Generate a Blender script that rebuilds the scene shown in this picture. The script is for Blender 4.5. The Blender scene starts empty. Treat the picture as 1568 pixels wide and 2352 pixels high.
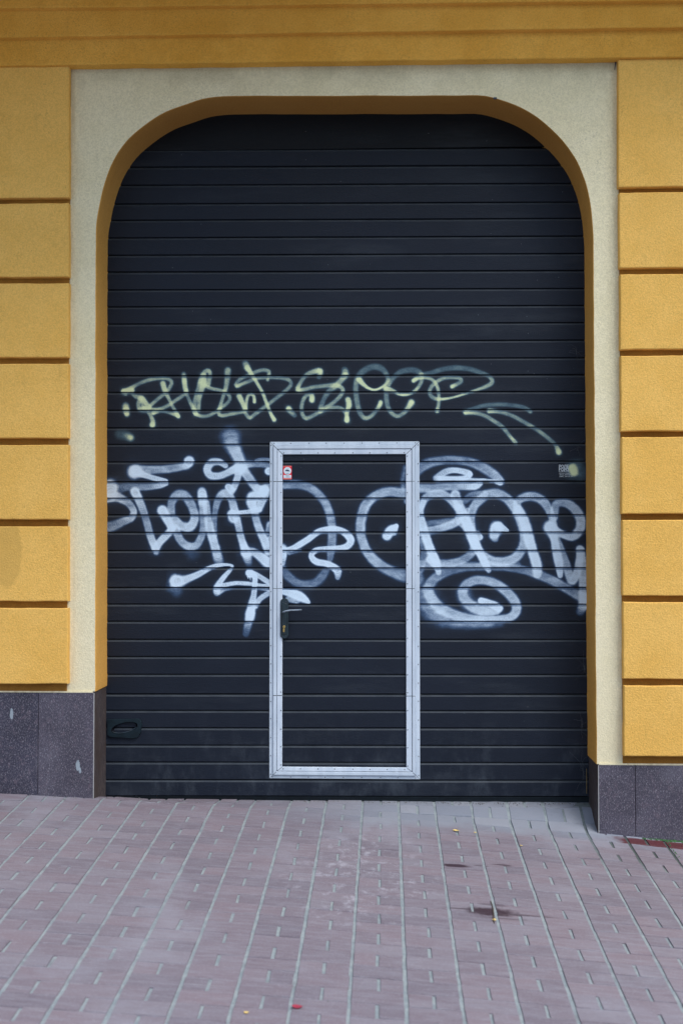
import bpy, bmesh, math, random
import numpy as np
from mathutils import Vector, Matrix, Euler, noise
random.seed(7); rng = np.random.default_rng(7)
R = math.radians
scene = bpy.context.scene
COL = scene.collection

# ------------------------------------------------------------------ camera
CAMZ, CAMY = 1.614, -7.2
F = 2698.5                      # focal length in units of a 1568 x 2352 picture
ROT = Euler((R(90 + 1.70), 0, R(1.95)), 'XYZ')
cam_d = bpy.data.cameras.new('camera'); cam = bpy.data.objects.new('camera', cam_d); COL.objects.link(cam)
cam.location = (0, CAMY, CAMZ); cam.rotation_euler = ROT
cam_d.sensor_fit = 'VERTICAL'; cam_d.sensor_height = 36; cam_d.lens = F / 2352 * 36
cam_d.clip_start = .05; cam_d.clip_end = 500
cam_d.dof.use_dof = True; cam_d.dof.focus_distance = 7.35; cam_d.dof.aperture_fstop = 1.9
scene.camera = cam
RM = ROT.to_matrix(); RMn = np.array(RM)

def P(px, py, Y):
    """survey point: where the sight line through (px,py) meets the vertical plane y = Y"""
    d = RM @ Vector(((px - 784) / F, -(py - 1176) / F, -1))
    t = (Y - CAMY) / d.y
    return Vector((d.x * t, Y, CAMZ + d.z * t))

def proj(x, y, z):
    v = np.stack([x, y - CAMY, z - CAMZ], -1) @ RMn
    return 784 + F * v[..., 0] / -v[..., 2], 1176 - F * v[..., 1] / -v[..., 2]

# ------------------------------------------------------------------ helpers
def setp(o, label=None, cat=None, group=None, kind=None):
    if label: o['label'] = label
    if cat: o['category'] = cat
    if group: o['group'] = group
    if kind: o['kind'] = kind
    return o

def empty(name, loc, label, cat, group=None):
    o = bpy.data.objects.new(name, None); COL.objects.link(o); o.location = loc
    o.empty_display_size = .2
    o['_w'] = list(loc)
    return setp(o, label, cat, group)

def wloc(o): return Vector(o['_w'])

def mk(name, verts, faces, mat, parent=None, smooth=False, attrs=None, matidx=None):
    """link ONE mesh object; verts are in world space, its origin goes to its middle"""
    v = np.asarray(verts, dtype=float)
    c = (v.min(0) + v.max(0)) / 2
    me = bpy.data.meshes.new(name)
    me.from_pydata((v - c).tolist(), [], faces if isinstance(faces, list) else faces.tolist())
    mats = mat if isinstance(mat, (list, tuple)) else [mat]
    for m in mats: me.materials.append(m)
    if matidx is not None: me.polygons.foreach_set('material_index', matidx)
    if smooth: me.polygons.foreach_set('use_smooth', [True] * len(me.polygons))
    if attrs:
        for k, a in attrs.items():
            at = me.attributes.new(k, 'FLOAT', 'POINT'); at.data.foreach_set('value', np.asarray(a, dtype=np.float32))
    me.update()
    o = bpy.data.objects.new(name, me); COL.objects.link(o)
    o['_w'] = list(c)
    if parent is not None:
        o.parent = parent; o.location = Vector(c) - wloc(parent)
    else: o.location = c
    return o

class MB:
    def __init__(s): s.v = []; s.f = []; s.m = []
    def add(s, vs, fs, m=0):
        n = len(s.v); s.v += [tuple(p) for p in vs]; s.f += [[i + n for i in f] for f in fs]; s.m += [m] * len(fs)
    def box(s, a, b, m=0, bev=0.0):
        x0, y0, z0 = a; x1, y1, z1 = b
        if bev <= 0:
            s.add([(x0,y0,z0),(x1,y0,z0),(x1,y1,z0),(x0,y1,z0),(x0,y0,z1),(x1,y0,z1),(x1,y1,z1),(x0,y1,z1)],
                  [(0,3,2,1),(4,5,6,7),(0,1,5,4),(1,2,6,5),(2,3,7,6),(3,0,4,7)], m); return
        bm = bmesh.new(); bmesh.ops.create_cube(bm, size=1)
        for v in bm.verts: v.co = Vector(((x0+x1)/2 + v.co.x*(x1-x0), (y0+y1)/2 + v.co.y*(y1-y0), (z0+z1)/2 + v.co.z*(z1-z0)))
        bmesh.ops.bevel(bm, geom=bm.edges[:], offset=bev, segments=2, affect='EDGES', profile=.5)
        s.bm(bm, m)
    def bm(s, bm, m=0):
        bm.verts.index_update()
        s.add([v.co.copy() for v in bm.verts], [[v.index for v in f.verts] for f in bm.faces], m); bm.free()
    def prism(s, pts, y0, y1, m=0):
        """outline pts [(x,z)] counter-clockwise seen from the street, front y0, back y1"""
        n = len(pts)
        s.add([(x, y0, z) for x, z in pts] + [(x, y1, z) for x, z in pts],
              [list(range(n))] + [(i, i + n, (i + 1) % n + n, (i + 1) % n) for i in range(n)], m)
    def build(s, name, mat, parent=None, smooth=False):
        return mk(name, s.v, s.f, mat, parent, smooth, matidx=s.m if isinstance(mat, (list, tuple)) else None)

def lerp(a, b, t): return a + (b - a) * t

# ------------------------------------------------------------------ node helpers
class NT:
    def __init__(s, name):
        s.mat = bpy.data.materials.new(name); s.mat.use_nodes = True
        s.t = s.mat.node_tree; s.t.nodes.clear()
        s.out = s.n('ShaderNodeOutputMaterial'); s.b = s.n('ShaderNodeBsdfPrincipled')
        s.l(s.b.outputs[0], s.out.inputs[0])
        s.geo = s.n('ShaderNodeNewGeometry'); s.pos = s.geo.outputs['Position']
    def n(s, t, **k):
        o = s.t.nodes.new(t)
        for a, v in k.items(): setattr(o, a, v)
        return o
    def l(s, a, b): s.t.links.new(a, b)
    def put(s, v, sock):
        if isinstance(v, bpy.types.NodeSocket): s.l(v, sock)
        elif isinstance(v, (tuple, list)) and len(v) == 3 and sock.type == 'RGBA': sock.default_value = (*v, 1)
        else: sock.default_value = v
    def math(s, op, a, b=0.0, c=None, clamp=False):
        o = s.n('ShaderNodeMath', operation=op, use_clamp=clamp); s.put(a, o.inputs[0]); s.put(b, o.inputs[1])
        if c is not None: s.put(c, o.inputs[2])
        return o.outputs[0]
    def mix(s, f, a, b, mode='MIX'):
        o = s.n('ShaderNodeMix', data_type='RGBA', blend_type=mode); s.put(f, o.inputs[0]); s.put(a, o.inputs[6]); s.put(b, o.inputs[7]); return o.outputs[2]
    def map(s, scale=(1,1,1), rot=(0,0,0), loc=(0,0,0), src=None):
        o = s.n('ShaderNodeMapping'); s.l(src or s.pos, o.inputs[0]); o.inputs['Scale'].default_value = scale
        o.inputs['Rotation'].default_value = rot; o.inputs['Location'].default_value = loc; return o.outputs[0]
    def noise(s, scale, detail=4, rough=.55, vec=None, dist=0):
        o = s.n('ShaderNodeTexNoise'); s.l(vec or s.pos, o.inputs['Vector']); o.inputs['Scale'].default_value = scale
        o.inputs['Detail'].default_value = detail; o.inputs['Roughness'].default_value = rough; o.inputs['Distortion'].default_value = dist
        return o.outputs[0]
    def vor(s, scale, vec=None, feature='F1'):
        o = s.n('ShaderNodeTexVoronoi', feature=feature); s.l(vec or s.pos, o.inputs['Vector']); o.inputs['Scale'].default_value = scale
        return o
    def ramp(s, f, a, b, lo=0.0, hi=1.0, smooth=True):
        o = s.n('ShaderNodeMapRange', interpolation_type='SMOOTHSTEP' if smooth else 'LINEAR'); s.put(f, o.inputs[0])
        o.inputs[1].default_value = a; o.inputs[2].default_value = b; o.inputs[3].default_value = lo; o.inputs[4].default_value = hi
        return o.outputs[0]
    def attr(s, name): return s.n('ShaderNodeAttribute', attribute_name=name).outputs['Fac']
    def xyz(s):
        o = s.n('ShaderNodeSeparateXYZ'); s.l(s.pos, o.inputs[0]); return o.outputs
    def bump(s, h, dist, strength=1.0, prev=None):
        o = s.n('ShaderNodeBump'); s.l(h, o.inputs['Height']); o.inputs['Distance'].default_value = dist; o.inputs['Strength'].default_value = strength
        if prev is not None: s.l(prev, o.inputs['Normal'])
        return o.outputs[0]
    def ellipse(s, cx, cy, rx, ry, soft=.5, wob=.35, wscale=9, ax=(0, 1)):
        """noisy ellipse mask on two world axes: 1 inside, 0 outside"""
        c = s.xyz()
        a = s.math('DIVIDE', s.math('SUBTRACT', c[ax[0]], cx), rx); b = s.math('DIVIDE', s.math('SUBTRACT', c[ax[1]], cy), ry)
        d = s.math('SQRT', s.math('ADD', s.math('MULTIPLY', a, a), s.math('MULTIPLY', b, b)))
        nz = s.math('MULTIPLY', s.math('SUBTRACT', s.noise(wscale, 5, .65), .5), wob * 4)
        return s.ramp(s.math('ADD', d, nz), 1 - soft, 1 + soft, 1, 0)
    def fin(s, col, rough=.8, nrm=None, metal=0, spec=.5):
        s.put(col, s.b.inputs['Base Color']); s.put(rough, s.b.inputs['Roughness']); s.put(metal, s.b.inputs['Metallic'])
        s.put(spec, s.b.inputs['Specular IOR Level'])
        if nrm is not None: s.l(nrm, s.b.inputs['Normal'])
        return s.mat

def stucco(name, c1, c2, dirt, grain=.0048, dirtamt=.5, fine=115):
    m = NT(name); c = m.xyz()
    big = m.noise(1.3, 5, .6); mid = m.noise(9, 5, .65); g = m.noise(fine, 6, .72)
    streak = m.noise(3, 5, .6, m.map((6, 6, .8)))
    col = m.mix(m.ramp(m.math('ADD', m.math('MULTIPLY', big, .6), m.math('MULTIPLY', m.noise(6, 6, .7), .4)), .38, .62), c1, c2)
    col = m.mix(m.math('MULTIPLY', m.ramp(m.math('ADD', m.math('MULTIPLY', mid, .5), m.math('MULTIPLY', streak, .5)), .53, .80), dirtamt * .5), col, dirt)
    cr = m.vor(2.6, m.map((1, 1, 1), src=None) , 'DISTANCE_TO_EDGE')
    wv = m.n('ShaderNodeVectorMath', operation='ADD'); nz3 = m.n('ShaderNodeTexNoise'); nz3.inputs['Scale'].default_value = 5; nz3.inputs['Detail'].default_value = 6; m.l(m.pos, nz3.inputs['Vector'])
    m.l(m.pos, wv.inputs[0]); m.l(nz3.outputs[1], wv.inputs[1]); m.l(wv.outputs[0], cr.inputs['Vector'])
    crk = m.math('MULTIPLY', m.ramp(cr.outputs['Distance'], .0015, .006, 1, 0), m.ramp(m.noise(1.7, 4, .6, m.map(loc=(7, 2, 5))), .56, .62))
    col = m.mix(m.math('MULTIPLY', crk, .45), col, dirt)
    # darker grain pits, stronger high on the wall
    high = m.ramp(c[2], 2.6, 5.1, .45, 1.0)
    pits = m.math('MULTIPLY', m.ramp(g, .52, .66), m.math('MULTIPLY', m.ramp(m.noise(2.2, 6, .7), .36, .66), high))
    col = m.mix(m.math('MULTIPLY', pits, dirtamt), col, dirt)
    col = m.mix(m.ramp(m.noise(fine * .9, 5, .75, m.map(loc=(3, 3, 3))), .40, .62, 0, .34), col, (c1[0]*.5, c1[1]*.5, c1[2]*.45))
    v = m.vor(fine * .8)
    h = m.math('ADD', m.math('MULTIPLY', g, .8), m.math('MULTIPLY', v.outputs['Distance'], .25))
    nb = m.bump(mid, .004, .2); nb = m.bump(h, grain, .9, nb)
    return m, col, nb

# ------------------------------------------------------------------ materials
YB_ = -.05
YEL1, YEL2 = (.88, .515, .135), (.82, .46, .105)
m, col, nb = stucco('yellow_stucco', YEL1, YEL2, (.13, .075, .025))
c = m.xyz()
patch = m.ellipse(P(15, 1272, YB_).x, P(15, 1272, YB_).z, .105, .20, .08, .22, 5, (0, 2))
col = m.mix(m.math('MULTIPLY', patch, .62), col, (.58, .34, .085))
M_YEL = m.fin(col, .92, nb, spec=.25)
m, col, nb = stucco('ledge_stucco', (.84, .44, .085), (.74, .36, .055), (.22, .12, .03), dirtamt=.55)
M_LEDGE = m.fin(col, .92, nb, spec=.2)
m, col, nb = stucco('groove_stucco', (.40, .19, .036), (.28, .125, .024), (.10, .05, .02), dirtamt=.9)  # shadow in the grooves put into the colour, darker than the blocks
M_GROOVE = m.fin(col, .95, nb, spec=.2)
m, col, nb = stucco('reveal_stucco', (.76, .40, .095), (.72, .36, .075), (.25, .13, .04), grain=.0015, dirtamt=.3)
c = m.xyz(); col = m.mix(m.ramp(m.math('ADD', c[2], m.math('MULTIPLY', m.noise(2.5, 5), .3)), 3.5, 4.5, 0, .62), col, (.22, .085, .02))  # shade under the arch painted in, browner and darker with height
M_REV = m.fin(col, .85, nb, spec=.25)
m, col, nb = stucco('pale_stucco', (.83, .74, .52), (.78, .69, .46), (.24, .20, .14), grain=.0038, dirtamt=.75)
c = m.xyz()
col = m.mix(m.ramp(m.math('ADD', c[2], m.noise(2, 4)), .8, 2.6, .35, 0), col, (.84, .745, .54))
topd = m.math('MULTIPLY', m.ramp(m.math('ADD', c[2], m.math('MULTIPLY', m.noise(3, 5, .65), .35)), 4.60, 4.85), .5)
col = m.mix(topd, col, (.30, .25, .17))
# dirty run-off beside the blocks and splashes low down
side = m.math('MULTIPLY', m.ramp(m.math('ABSOLUTE', m.math('ADD', c[0], .235)), 1.58, 1.76), m.ramp(m.noise(4, 5, .6, m.map((8, 8, 1))), .4, .65))
col = m.mix(m.math('MULTIPLY', side, .45), col, (.42, .32, .17))
M_PALE = m.fin(col, .92, nb, spec=.25)

CHIPS = [(P(28, 1640, 0).x, P(28, 1640, 0).z, .010, .032), (P(180, 1757, 0).x, P(180, 1757, 0).z, .012, .030), (P(185, 1770, 0).x, P(185, 1770, 0).z, .007, .018)]
def granite(name, tone):
    m = NT(name)
    warp = m.map((1, 1, 1), (0, R(35), 0))
    st = m.map((1, 1, .6), (0, R(35), 0))
    big = m.noise(3.5, 5, .6)
    base = m.mix(m.ramp(big, .35, .65), tuple(t * .85 for t in tone), tuple(t * 1.2 for t in tone))
    n1 = m.noise(150, 4, .8, st); n2 = m.noise(170, 3, .7, st)
    base = m.mix(m.ramp(n2, .50, .60, 0, .7), base, tuple(t * .4 for t in tone))
    base = m.mix(m.ramp(m.noise(55, 4, .7, st), .54, .66, 0, .7), base, (.13, .10, .13))
    base = m.mix(m.ramp(n1, .53, .64, 0, .85), base, (.27, .25, .29))
    v = m.vor(110, st)
    base = m.mix(m.math('MULTIPLY', m.ramp(v.outputs['Distance'], .12, .2, 1, 0), m.ramp(m.noise(40, 2), .45, .6, 0, .7)), base, (.27, .26, .30))
    smear = m.math('MULTIPLY', m.ramp(m.noise(1.8, 6, .7), .52, .7), .22)
    base = m.mix(smear, base, (.25, .24, .29))
    for (X, Z, rx, rz) in CHIPS: base = m.mix(m.math('MULTIPLY', m.ellipse(X, Z, rx, rz, .25, .35, 40, (0, 2)), .75), base, (.36, .42, .48))
    return m.fin(base, m.ramp(big, .3, .7, .42, .6), m.bump(n1, .0012, .6), spec=.4)
M_GRAN = granite('granite', (.066, .058, .085)); M_GRAN2 = granite('granite_dark', (.040, .037, .062))
m = NT('plinth_paint')
n = m.noise(60, 5, .7, m.map((1, 1, .5), (R(35), 0, 0)))
col = m.mix(m.ramp(n, .4, .65), (.050, .040, .045), (.10, .078, .075)); col = m.mix(m.ramp(m.noise(5, 5), .4, .7), col, (.058, .040, .036))
M_PPAINT = m.fin(col, .7, m.bump(n, .003, .7), spec=.3)
m = NT('mortar_edge'); M_MORT = m.fin(m.mix(m.noise(30, 4), (.42, .42, .42), (.28, .27, .28)), .9)

# door sheet: embossed dark steel with sprayed paint carried by vertex attributes
def sheet_mat(name, base, painted=True):
    m = NT(name); c = m.xyz()
    gr = m.noise(34, 6, .68, m.map((1, 1, 5.5))); gr2 = m.noise(110, 4, .6, m.map((1, 1, 3.0)))
    big = m.noise(1.1, 5, .6)
    col = m.mix(m.ramp(big, .3, .7), base, tuple(b * 1.25 for b in base))
    # pale road dust low down and hand smears
    dust = m.math('MULTIPLY', m.ramp(c[2], .0, .65, 1, 0), m.ramp(m.noise(3.2, 7, .72, m.map((1.6, 1, .8))), .45, .72))
    col = m.mix(m.math('MULTIPLY', dust, .45), col, (.085, .10, .125))
    hz = m.math('MULTIPLY', m.ramp(m.noise(2.2, 7, .7, m.map((.45, 1, 2.2))), .5, .75), .22)
    col = m.mix(hz, col, (.060, .070, .085))
    col = m.mix(m.ramp(c[2], 3.4, 4.4, 0, .45), col, (.0025, .0032, .0055))  # shade at the door top painted in as a darker sheet
    spk = m.vor(21); 
    sp = m.math('MULTIPLY', m.ramp(spk.outputs['Distance'], .030, .055, 1, 0), m.ramp(m.noise(6, 2), .56, .6))
    col = m.mix(m.math('MULTIPLY', sp, .5), col, (.28, .31, .33))
    nb = m.bump(gr, .0020, .8); nb = m.bump(gr2, .0007, .6, nb)
    rough = m.ramp(big, .3, .7, .50, .62)
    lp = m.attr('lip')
    col = m.mix(m.math('MULTIPLY', lp, .36), col, m.mix(m.ramp(m.noise(14, 5, .7, m.map((.6, 1, 1))), .3, .7), (.062, .074, .088), (.105, .120, .135)))  # sky light caught by the rib lips painted in as paler grey
    dk = m.attr('seam'); col = m.mix(dk, col, (.003, .0035, .006))
    if painted:
        a = m.attr('paint'); y = m.attr('yellow')
        mott = m.noise(100, 4, .8, m.map((1, 1, 1.6))); cl = m.noise(14, 5, .65, m.map((1, 1, 2)))
        var = m.math('ADD', m.math('MULTIPLY', m.math('SUBTRACT', mott, .5), .55), m.math('MULTIPLY', m.math('SUBTRACT', cl, .5), .75))
        edge = m.math('MULTIPLY', m.math('MULTIPLY', a, m.math('SUBTRACT', 1.0, a)), 4.0)
        cov = m.math('ADD', a, m.math('MULTIPLY', var, m.math('ADD', m.math('MULTIPLY', edge, .80), m.math('MULTIPLY', a, .26))), clamp=True)
        wcol = m.mix(m.ramp(cov, .2, .95), (.13, .26, .52), (.62, .75, .90))
        ycol = m.mix(m.ramp(cov, .3, 1.0), (.18, .33, .43), (.66, .74, .46))
        pc = m.mix(y, wcol, ycol)
        col = m.mix(m.math('POWER', cov, 1.2), col, pc)
        rough = m.math('ADD', rough, m.math('MULTIPLY', cov, .2))
    return m.fin(col, rough, nb, spec=.2)
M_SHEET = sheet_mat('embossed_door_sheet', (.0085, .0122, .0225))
M_TOPSHEET = sheet_mat('top_sheet', (.003, .0035, .006), False)  # near-black base carries the shade under the arch

def alu(name, c1, c2):
    m = NT(name)
    st = m.noise(8, 5, .6, m.map((3, 1, .6)))
    col = m.mix(m.ramp(st, .35, .7), c1, c2)
    ch = m.math('MULTIPLY', m.ramp(m.noise(90, 4, .7), .63, .68), m.ramp(m.noise(4, 3), .45, .6))
    col = m.mix(m.math('MULTIPLY', ch, .5), col, (.12, .12, .15))
    col = m.mix(m.math('MULTIPLY', m.ramp(m.noise(2.6, 5), .5, .8), .4), col, (.42, .48, .58))
    return m.fin(col, .45, m.bump(m.noise(40, 3), .0006, .5), spec=.5)
M_ALU = alu('painted_aluminium', (.53, .60, .71), (.63, .69, .79)); M_ALU2 = alu('painted_aluminium_flange', (.49, .56, .66), (.57, .64, .74))
def simple(name, col, rough=.6, metal=0, bs=0, bd=.001, spec=.5, var=.25):
    m = NT(name); n = m.noise(25, 5, .65)
    cc = m.mix(m.ramp(n, .3, .7), tuple(x * (1 - var) for x in col), tuple(min(1, x * (1 + var)) for x in col))
    return m.fin(cc, rough, m.bump(m.noise(bs or 60, 4), bd, .6), metal, spec)
M_DARK = simple('gap_black', (.004, .004, .007), .9, spec=.1)
M_RUBBER = simple('rubber_seal', (.010, .016, .022), .8, spec=.3)
M_SCREW = simple('screw_steel', (.05, .055, .08), .5, .3)
M_GREEN = simple('dark_green_enamel', (.007, .020, .030), .5, bs=120, bd=.0008)
M_GREEN2 = simple('dark_teal_plastic', (.007, .016, .024), .65, bs=120, bd=.0006, spec=.2)
M_LEVER = simple('worn_lever_metal', (.30, .36, .44), .42, .35, bs=90)
M_BRASS = simple('brass', (.62, .42, .14), .35, .7)
M_RED = simple('sticker_red', (.72, .012, .03), .4, var=.1)
M_PINK = simple('sticker_pink', (.85, .28, .24), .5, var=.15)
M_WHITE = simple('sticker_white', (.66, .74, .80), .5, var=.08)
M_INK = simple('sticker_ink', (.02, .03, .09), .6)
M_GREY = simple('sticker_letters', (.62, .68, .74), .6, var=.1)
M_INKL = simple('sticker_light_ink', (.30, .36, .44), .6)
M_LEAFO = simple('leaf_orange', (.55, .22, .04), .7); M_LEAFY = simple('leaf_yellow', (.62, .45, .16), .7)
M_TWIG = simple('twig', (.05, .035, .028), .9)
M_WEB = simple('cobweb', (.10, .11, .13), .9)
M_MOSS = simple('moss', (.035, .10, .035), .95, bs=200, bd=.004)
M_BLUEGREY = simple('dark_blue_grey', (.05, .06, .09), .6)
M_PETAL = simple('petal_red', (.30, .03, .06), .6)

# pavers
def brick_mat():
    m = NT('concrete_pavers'); c = m.xyz()
    rnd = m.geo.outputs['Random Per Island']
    col = m.mix(rnd, (.138, .117, .146), (.184, .145, .172))
    col = m.mix(m.ramp(m.math('FRACT', m.math('MULTIPLY', rnd, 7.31)), .72, .95, 0, .55), col, (.195, .178, .212))
    stre = m.noise(7, 6, .7, m.map((.9, 5.5, 1), (0, 0, R(-1.5))))
    col = m.mix(m.ramp(stre, .42, .62, 0, .45), col, (.215, .205, .245)); 
    col = m.mix(m.ramp(m.noise(9, 5, .7, m.map((.7, 7, 1), loc=(3, 1, 0))), .55, .72, 0, .5), col, (.12, .092, .12))
    col = m.mix(m.ramp(m.noise(11, 6, .75, m.map((.5, 9, 1), loc=(9, 4, 2))), .56, .68, 0, .55), col, (.29, .29, .32))
    col = m.mix(m.ramp(m.noise(120, 4, .7), .5, .72, 0, .4), col, (.32, .30, .35))
    col = m.mix(m.ramp(m.noise(1.2, 5, .6), .50, .72, 0, .6), col, (.26, .26, .31))
    # cement-grey pavers and haze in the doorway, to the right
    g = m.math('MULTIPLY', m.ramp(c[0], -.95, .2), m.ramp(m.math('ADD', m.math('ADD', c[1], m.math('MULTIPLY', c[0], -.05)), m.math('MULTIPLY', m.math('SUBTRACT', m.noise(4, 6, .65), .5), .5)), -.30, .0))
    col = m.mix(m.math('MULTIPLY', g, .9), col, m.mix(rnd, (.19, .21, .26), (.25, .265, .31)))
    # worn white scuff in the middle
    sc = m.math('MULTIPLY', m.ellipse(-.10, -1.05, .34, .62, .5, .3, 3), m.ramp(m.noise(16, 7, .75, m.map((1, .8, 1))), .50, .68))
    col = m.mix(m.math('MULTIPLY', sc, .55), col, (.42, .42, .48))
    # oily drips
    st = None
    for (px, py, rx, ry, k) in ((1045, 1990, .070, .024, .95), (1104, 1991, .04, .013, .5), (1155, 1988, .055, .014, .7), (1128, 2096, .115, .050, .95), (1080, 2091, .14, .010, .6), (1185, 2103, .20, .011, .7), (1165, 2112, .12, .010, .5), (1128, 2080, .07, .016, .45)):
        q = G(px, py); e = m.math('MULTIPLY', m.ellipse(q.x, q.y, rx, ry, .3, .3, 16), k)
        st = e if st is None else m.math('MAXIMUM', st, e)
    col = m.mix(st, col, (.040, .022, .032))
    # dark red spill along the foot of the right plinth
    q0, q1 = G(1380, 1926), G(1568, 1946)
    yy = m.math('SUBTRACT', c[1], m.math('ADD', m.math('MULTIPLY', m.math('SUBTRACT', c[0], q0.x), (q1.y - q0.y) / (q1.x - q0.x)), q0.y))
    band = m.ramp(m.math('ADD', m.math('ABSOLUTE', yy), m.math('MULTIPLY', m.math('SUBTRACT', m.noise(14, 5, .7, m.map((.5, 2, 1))), .5), .06)), .052, .066, 1, 0)
    spill = m.math('MULTIPLY', band, m.ramp(m.math('ADD', c[0], m.math('MULTIPLY', m.math('SUBTRACT', m.noise(9, 5), .5), .35)), q0.x + .05, q0.x + .16))
    col = m.mix(m.math('MULTIPLY', spill, .95), col, (.085, .013, .017))
    pk = m.math('MULTIPLY', m.ramp(c[0], 1.0, 1.35), m.ramp(m.math('ABSOLUTE', m.math('ADD', c[1], .18)), .08, .16, 1, 0))
    col = m.mix(m.math('MULTIPLY', pk, .35), m.mix(0, col, col), col)
    nb = m.bump(m.noise(60, 7, .75), .004, .8); nb = m.bump(stre, .004, .6, nb)
    rough = m.math('SUBTRACT', .78, m.math('MULTIPLY', m.math('MAXIMUM', st, spill), .3))
    return m.fin(col, rough, nb, spec=.35)
def sand_mat():
    m = NT('joint_sand')
    col = m.mix(m.ramp(m.noise(18, 6, .7), .35, .65), (.20, .235, .26), (.28, .315, .33))
    col = m.mix(m.ramp(m.noise(160, 3, .7), .52, .66, 0, .6), col, (.18, .18, .19))
    col = m.mix(m.ramp(m.noise(3.5, 5, .7), .56, .68, 0, .65), col, (.17, .18, .20))
    c = m.xyz()
    dk = m.math('MULTIPLY', m.ramp(c[0], .9, 1.5), m.ramp(c[1], -.75, -.35))
    col = m.mix(m.math('MULTIPLY', dk, .85), col, (.045, .055, .05))
    return m.fin(col, .95, m.bump(m.noise(140, 5, .7), .004, .8), spec=.2)

# ------------------------------------------------------------------ ground height
GX = np.array([-30, -2.34, -1.76, -.5, .5, 1.33, 1.85, 30]); 
GZ = np.array([0.11, .097, .071, .004, -.062, -.122, -.168, -.40])
def zg(x, y):
    zf = float(np.interp(x, GX, GZ))
    if y <= 0: 
        return zf + .0723 * max(y, -7.0)
    t = min(1, y / .3); t2 = t * t * (3 - 2 * t)
    zs = 0.0 + .012 * (x < -1.5) - .0
    return lerp(zf, zs, t2)
def G(px, py):
    """survey point on the pavement"""
    d = RM @ Vector(((px - 784) / F, -(py - 1176) / F, -1)); o = Vector((0, CAMY, CAMZ))
    t0, t1 = 2.0, 9.0
    for _ in range(50):
        t = (t0 + t1) / 2; p = o + d * t
        if p.z > zg(p.x, p.y): t0 = t
        else: t1 = t
    return o + d * t0
M_BRICK = brick_mat(); M_SAND = sand_mat()

# base sheet: joint sand, out to the horizon
xs = sorted(set([-200, -60, -30, -12, -6] + list(np.round(np.arange(-4, 4.01, .1), 3)) + [6, 12, 30, 60, 200]))
ys = sorted(set([-200, -60, -25, -12, -8, -7, -6] + list(np.round(np.arange(-5, .01, .1), 3)) + [.05, .1, .15, .2, .25, .3, .4, 2, 10, 60]))
V = [(x, y, zg(x, y) - .0012) for y in ys for x in xs]; nx = len(xs)
Fc = [(j*nx+i, j*nx+i+1, (j+1)*nx+i+1, (j+1)*nx+i) for j in range(len(ys)-1) for i in range(nx-1)]
g = mk('ground', V, Fc, M_SAND, smooth=True); setp(g, 'pale sanded bed showing in the joints between the pavers', 'ground', kind='structure')

# pavers: column width .2262, period .234 along the depth; one long paver then a pair of half pavers, staggered
mb = MB(); CW, PD = .2262, .234
def warp_xy(x, y): return x + .0036 * y, y
def paver(x0, x1, y0, y1):
    bv = .0013; dz = float(np.clip(rng.normal(0, .0007), -.0018, .0025)); tx, ty = rng.normal(0, .0012, 2)
    j = rng.normal(0, .0012, 8)
    c = [(x0 + j[0], y0 + j[1]), (x1 + j[2], y0 + j[3]), (x1 + j[4], y1 + j[5]), (x0 + j[6], y1 + j[7])]
    i_ = [(c[0][0]+bv, c[0][1]+bv), (c[1][0]-bv, c[1][1]+bv), (c[2][0]-bv, c[2][1]-bv), (c[3][0]+bv, c[3][1]-bv)]
    vs = []
    for (x, y) in c: X, Y = warp_xy(x, y); vs.append((X, Y, zg(X, Y) - .010))
    for (x, y) in c: X, Y = warp_xy(x, y); vs.append((X, Y, zg(X, Y) + .0015 + dz))
    for (x, y) in i_: X, Y = warp_xy(x, y); vs.append((X, Y, zg(X, Y) + .0040 + dz + tx * (x-x0)/.2 + ty * (y-y0)/.1))
    mb.add(vs, [(0,1,5,4),(1,2,6,5),(2,3,7,6),(3,0,4,7),(4,5,9,8),(5,6,10,9),(6,7,11,10),(7,4,8,11),(8,9,10,11)])
for k in range(-20, 20):
    xa = -.122 + CW * k; xb = xa + CW; gp = .0080 + .0010 * math.sin(k * 2.3)
    ph = -.191 + (PD / 2 if k % 2 else 0)
    for q in range(-20, 4):
        yc = ph + q * PD                       # centre of the pair of half pavers
        w = rng.normal(0, .0025)
        if yc + PD > -4.6 and yc < .40:
            xm = (xa + xb) / 2 + rng.normal(0, .002)
            paver(xa + gp, xm - .0074, yc - PD / 4 + .0008, yc + PD / 4 - .0008)
            paver(xm + .0074, xb - gp, yc - PD / 4 + .0008, yc + PD / 4 - .0008)
            if yc + 3 * PD / 4 < .5: paver(xa + gp, xb - gp, yc + PD / 4 + .0008, yc + 3 * PD / 4 - .0008)
pv = mb.build('pavement', M_BRICK); setp(pv, 'pinkish concrete pavers with pale joints sloping before the door', 'pavement', kind='structure')

# ------------------------------------------------------------------ building
bld = empty('building', (0, 0, 0), 'yellow stucco building front with pale arched surround and dark granite plinth', 'building')

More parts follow.
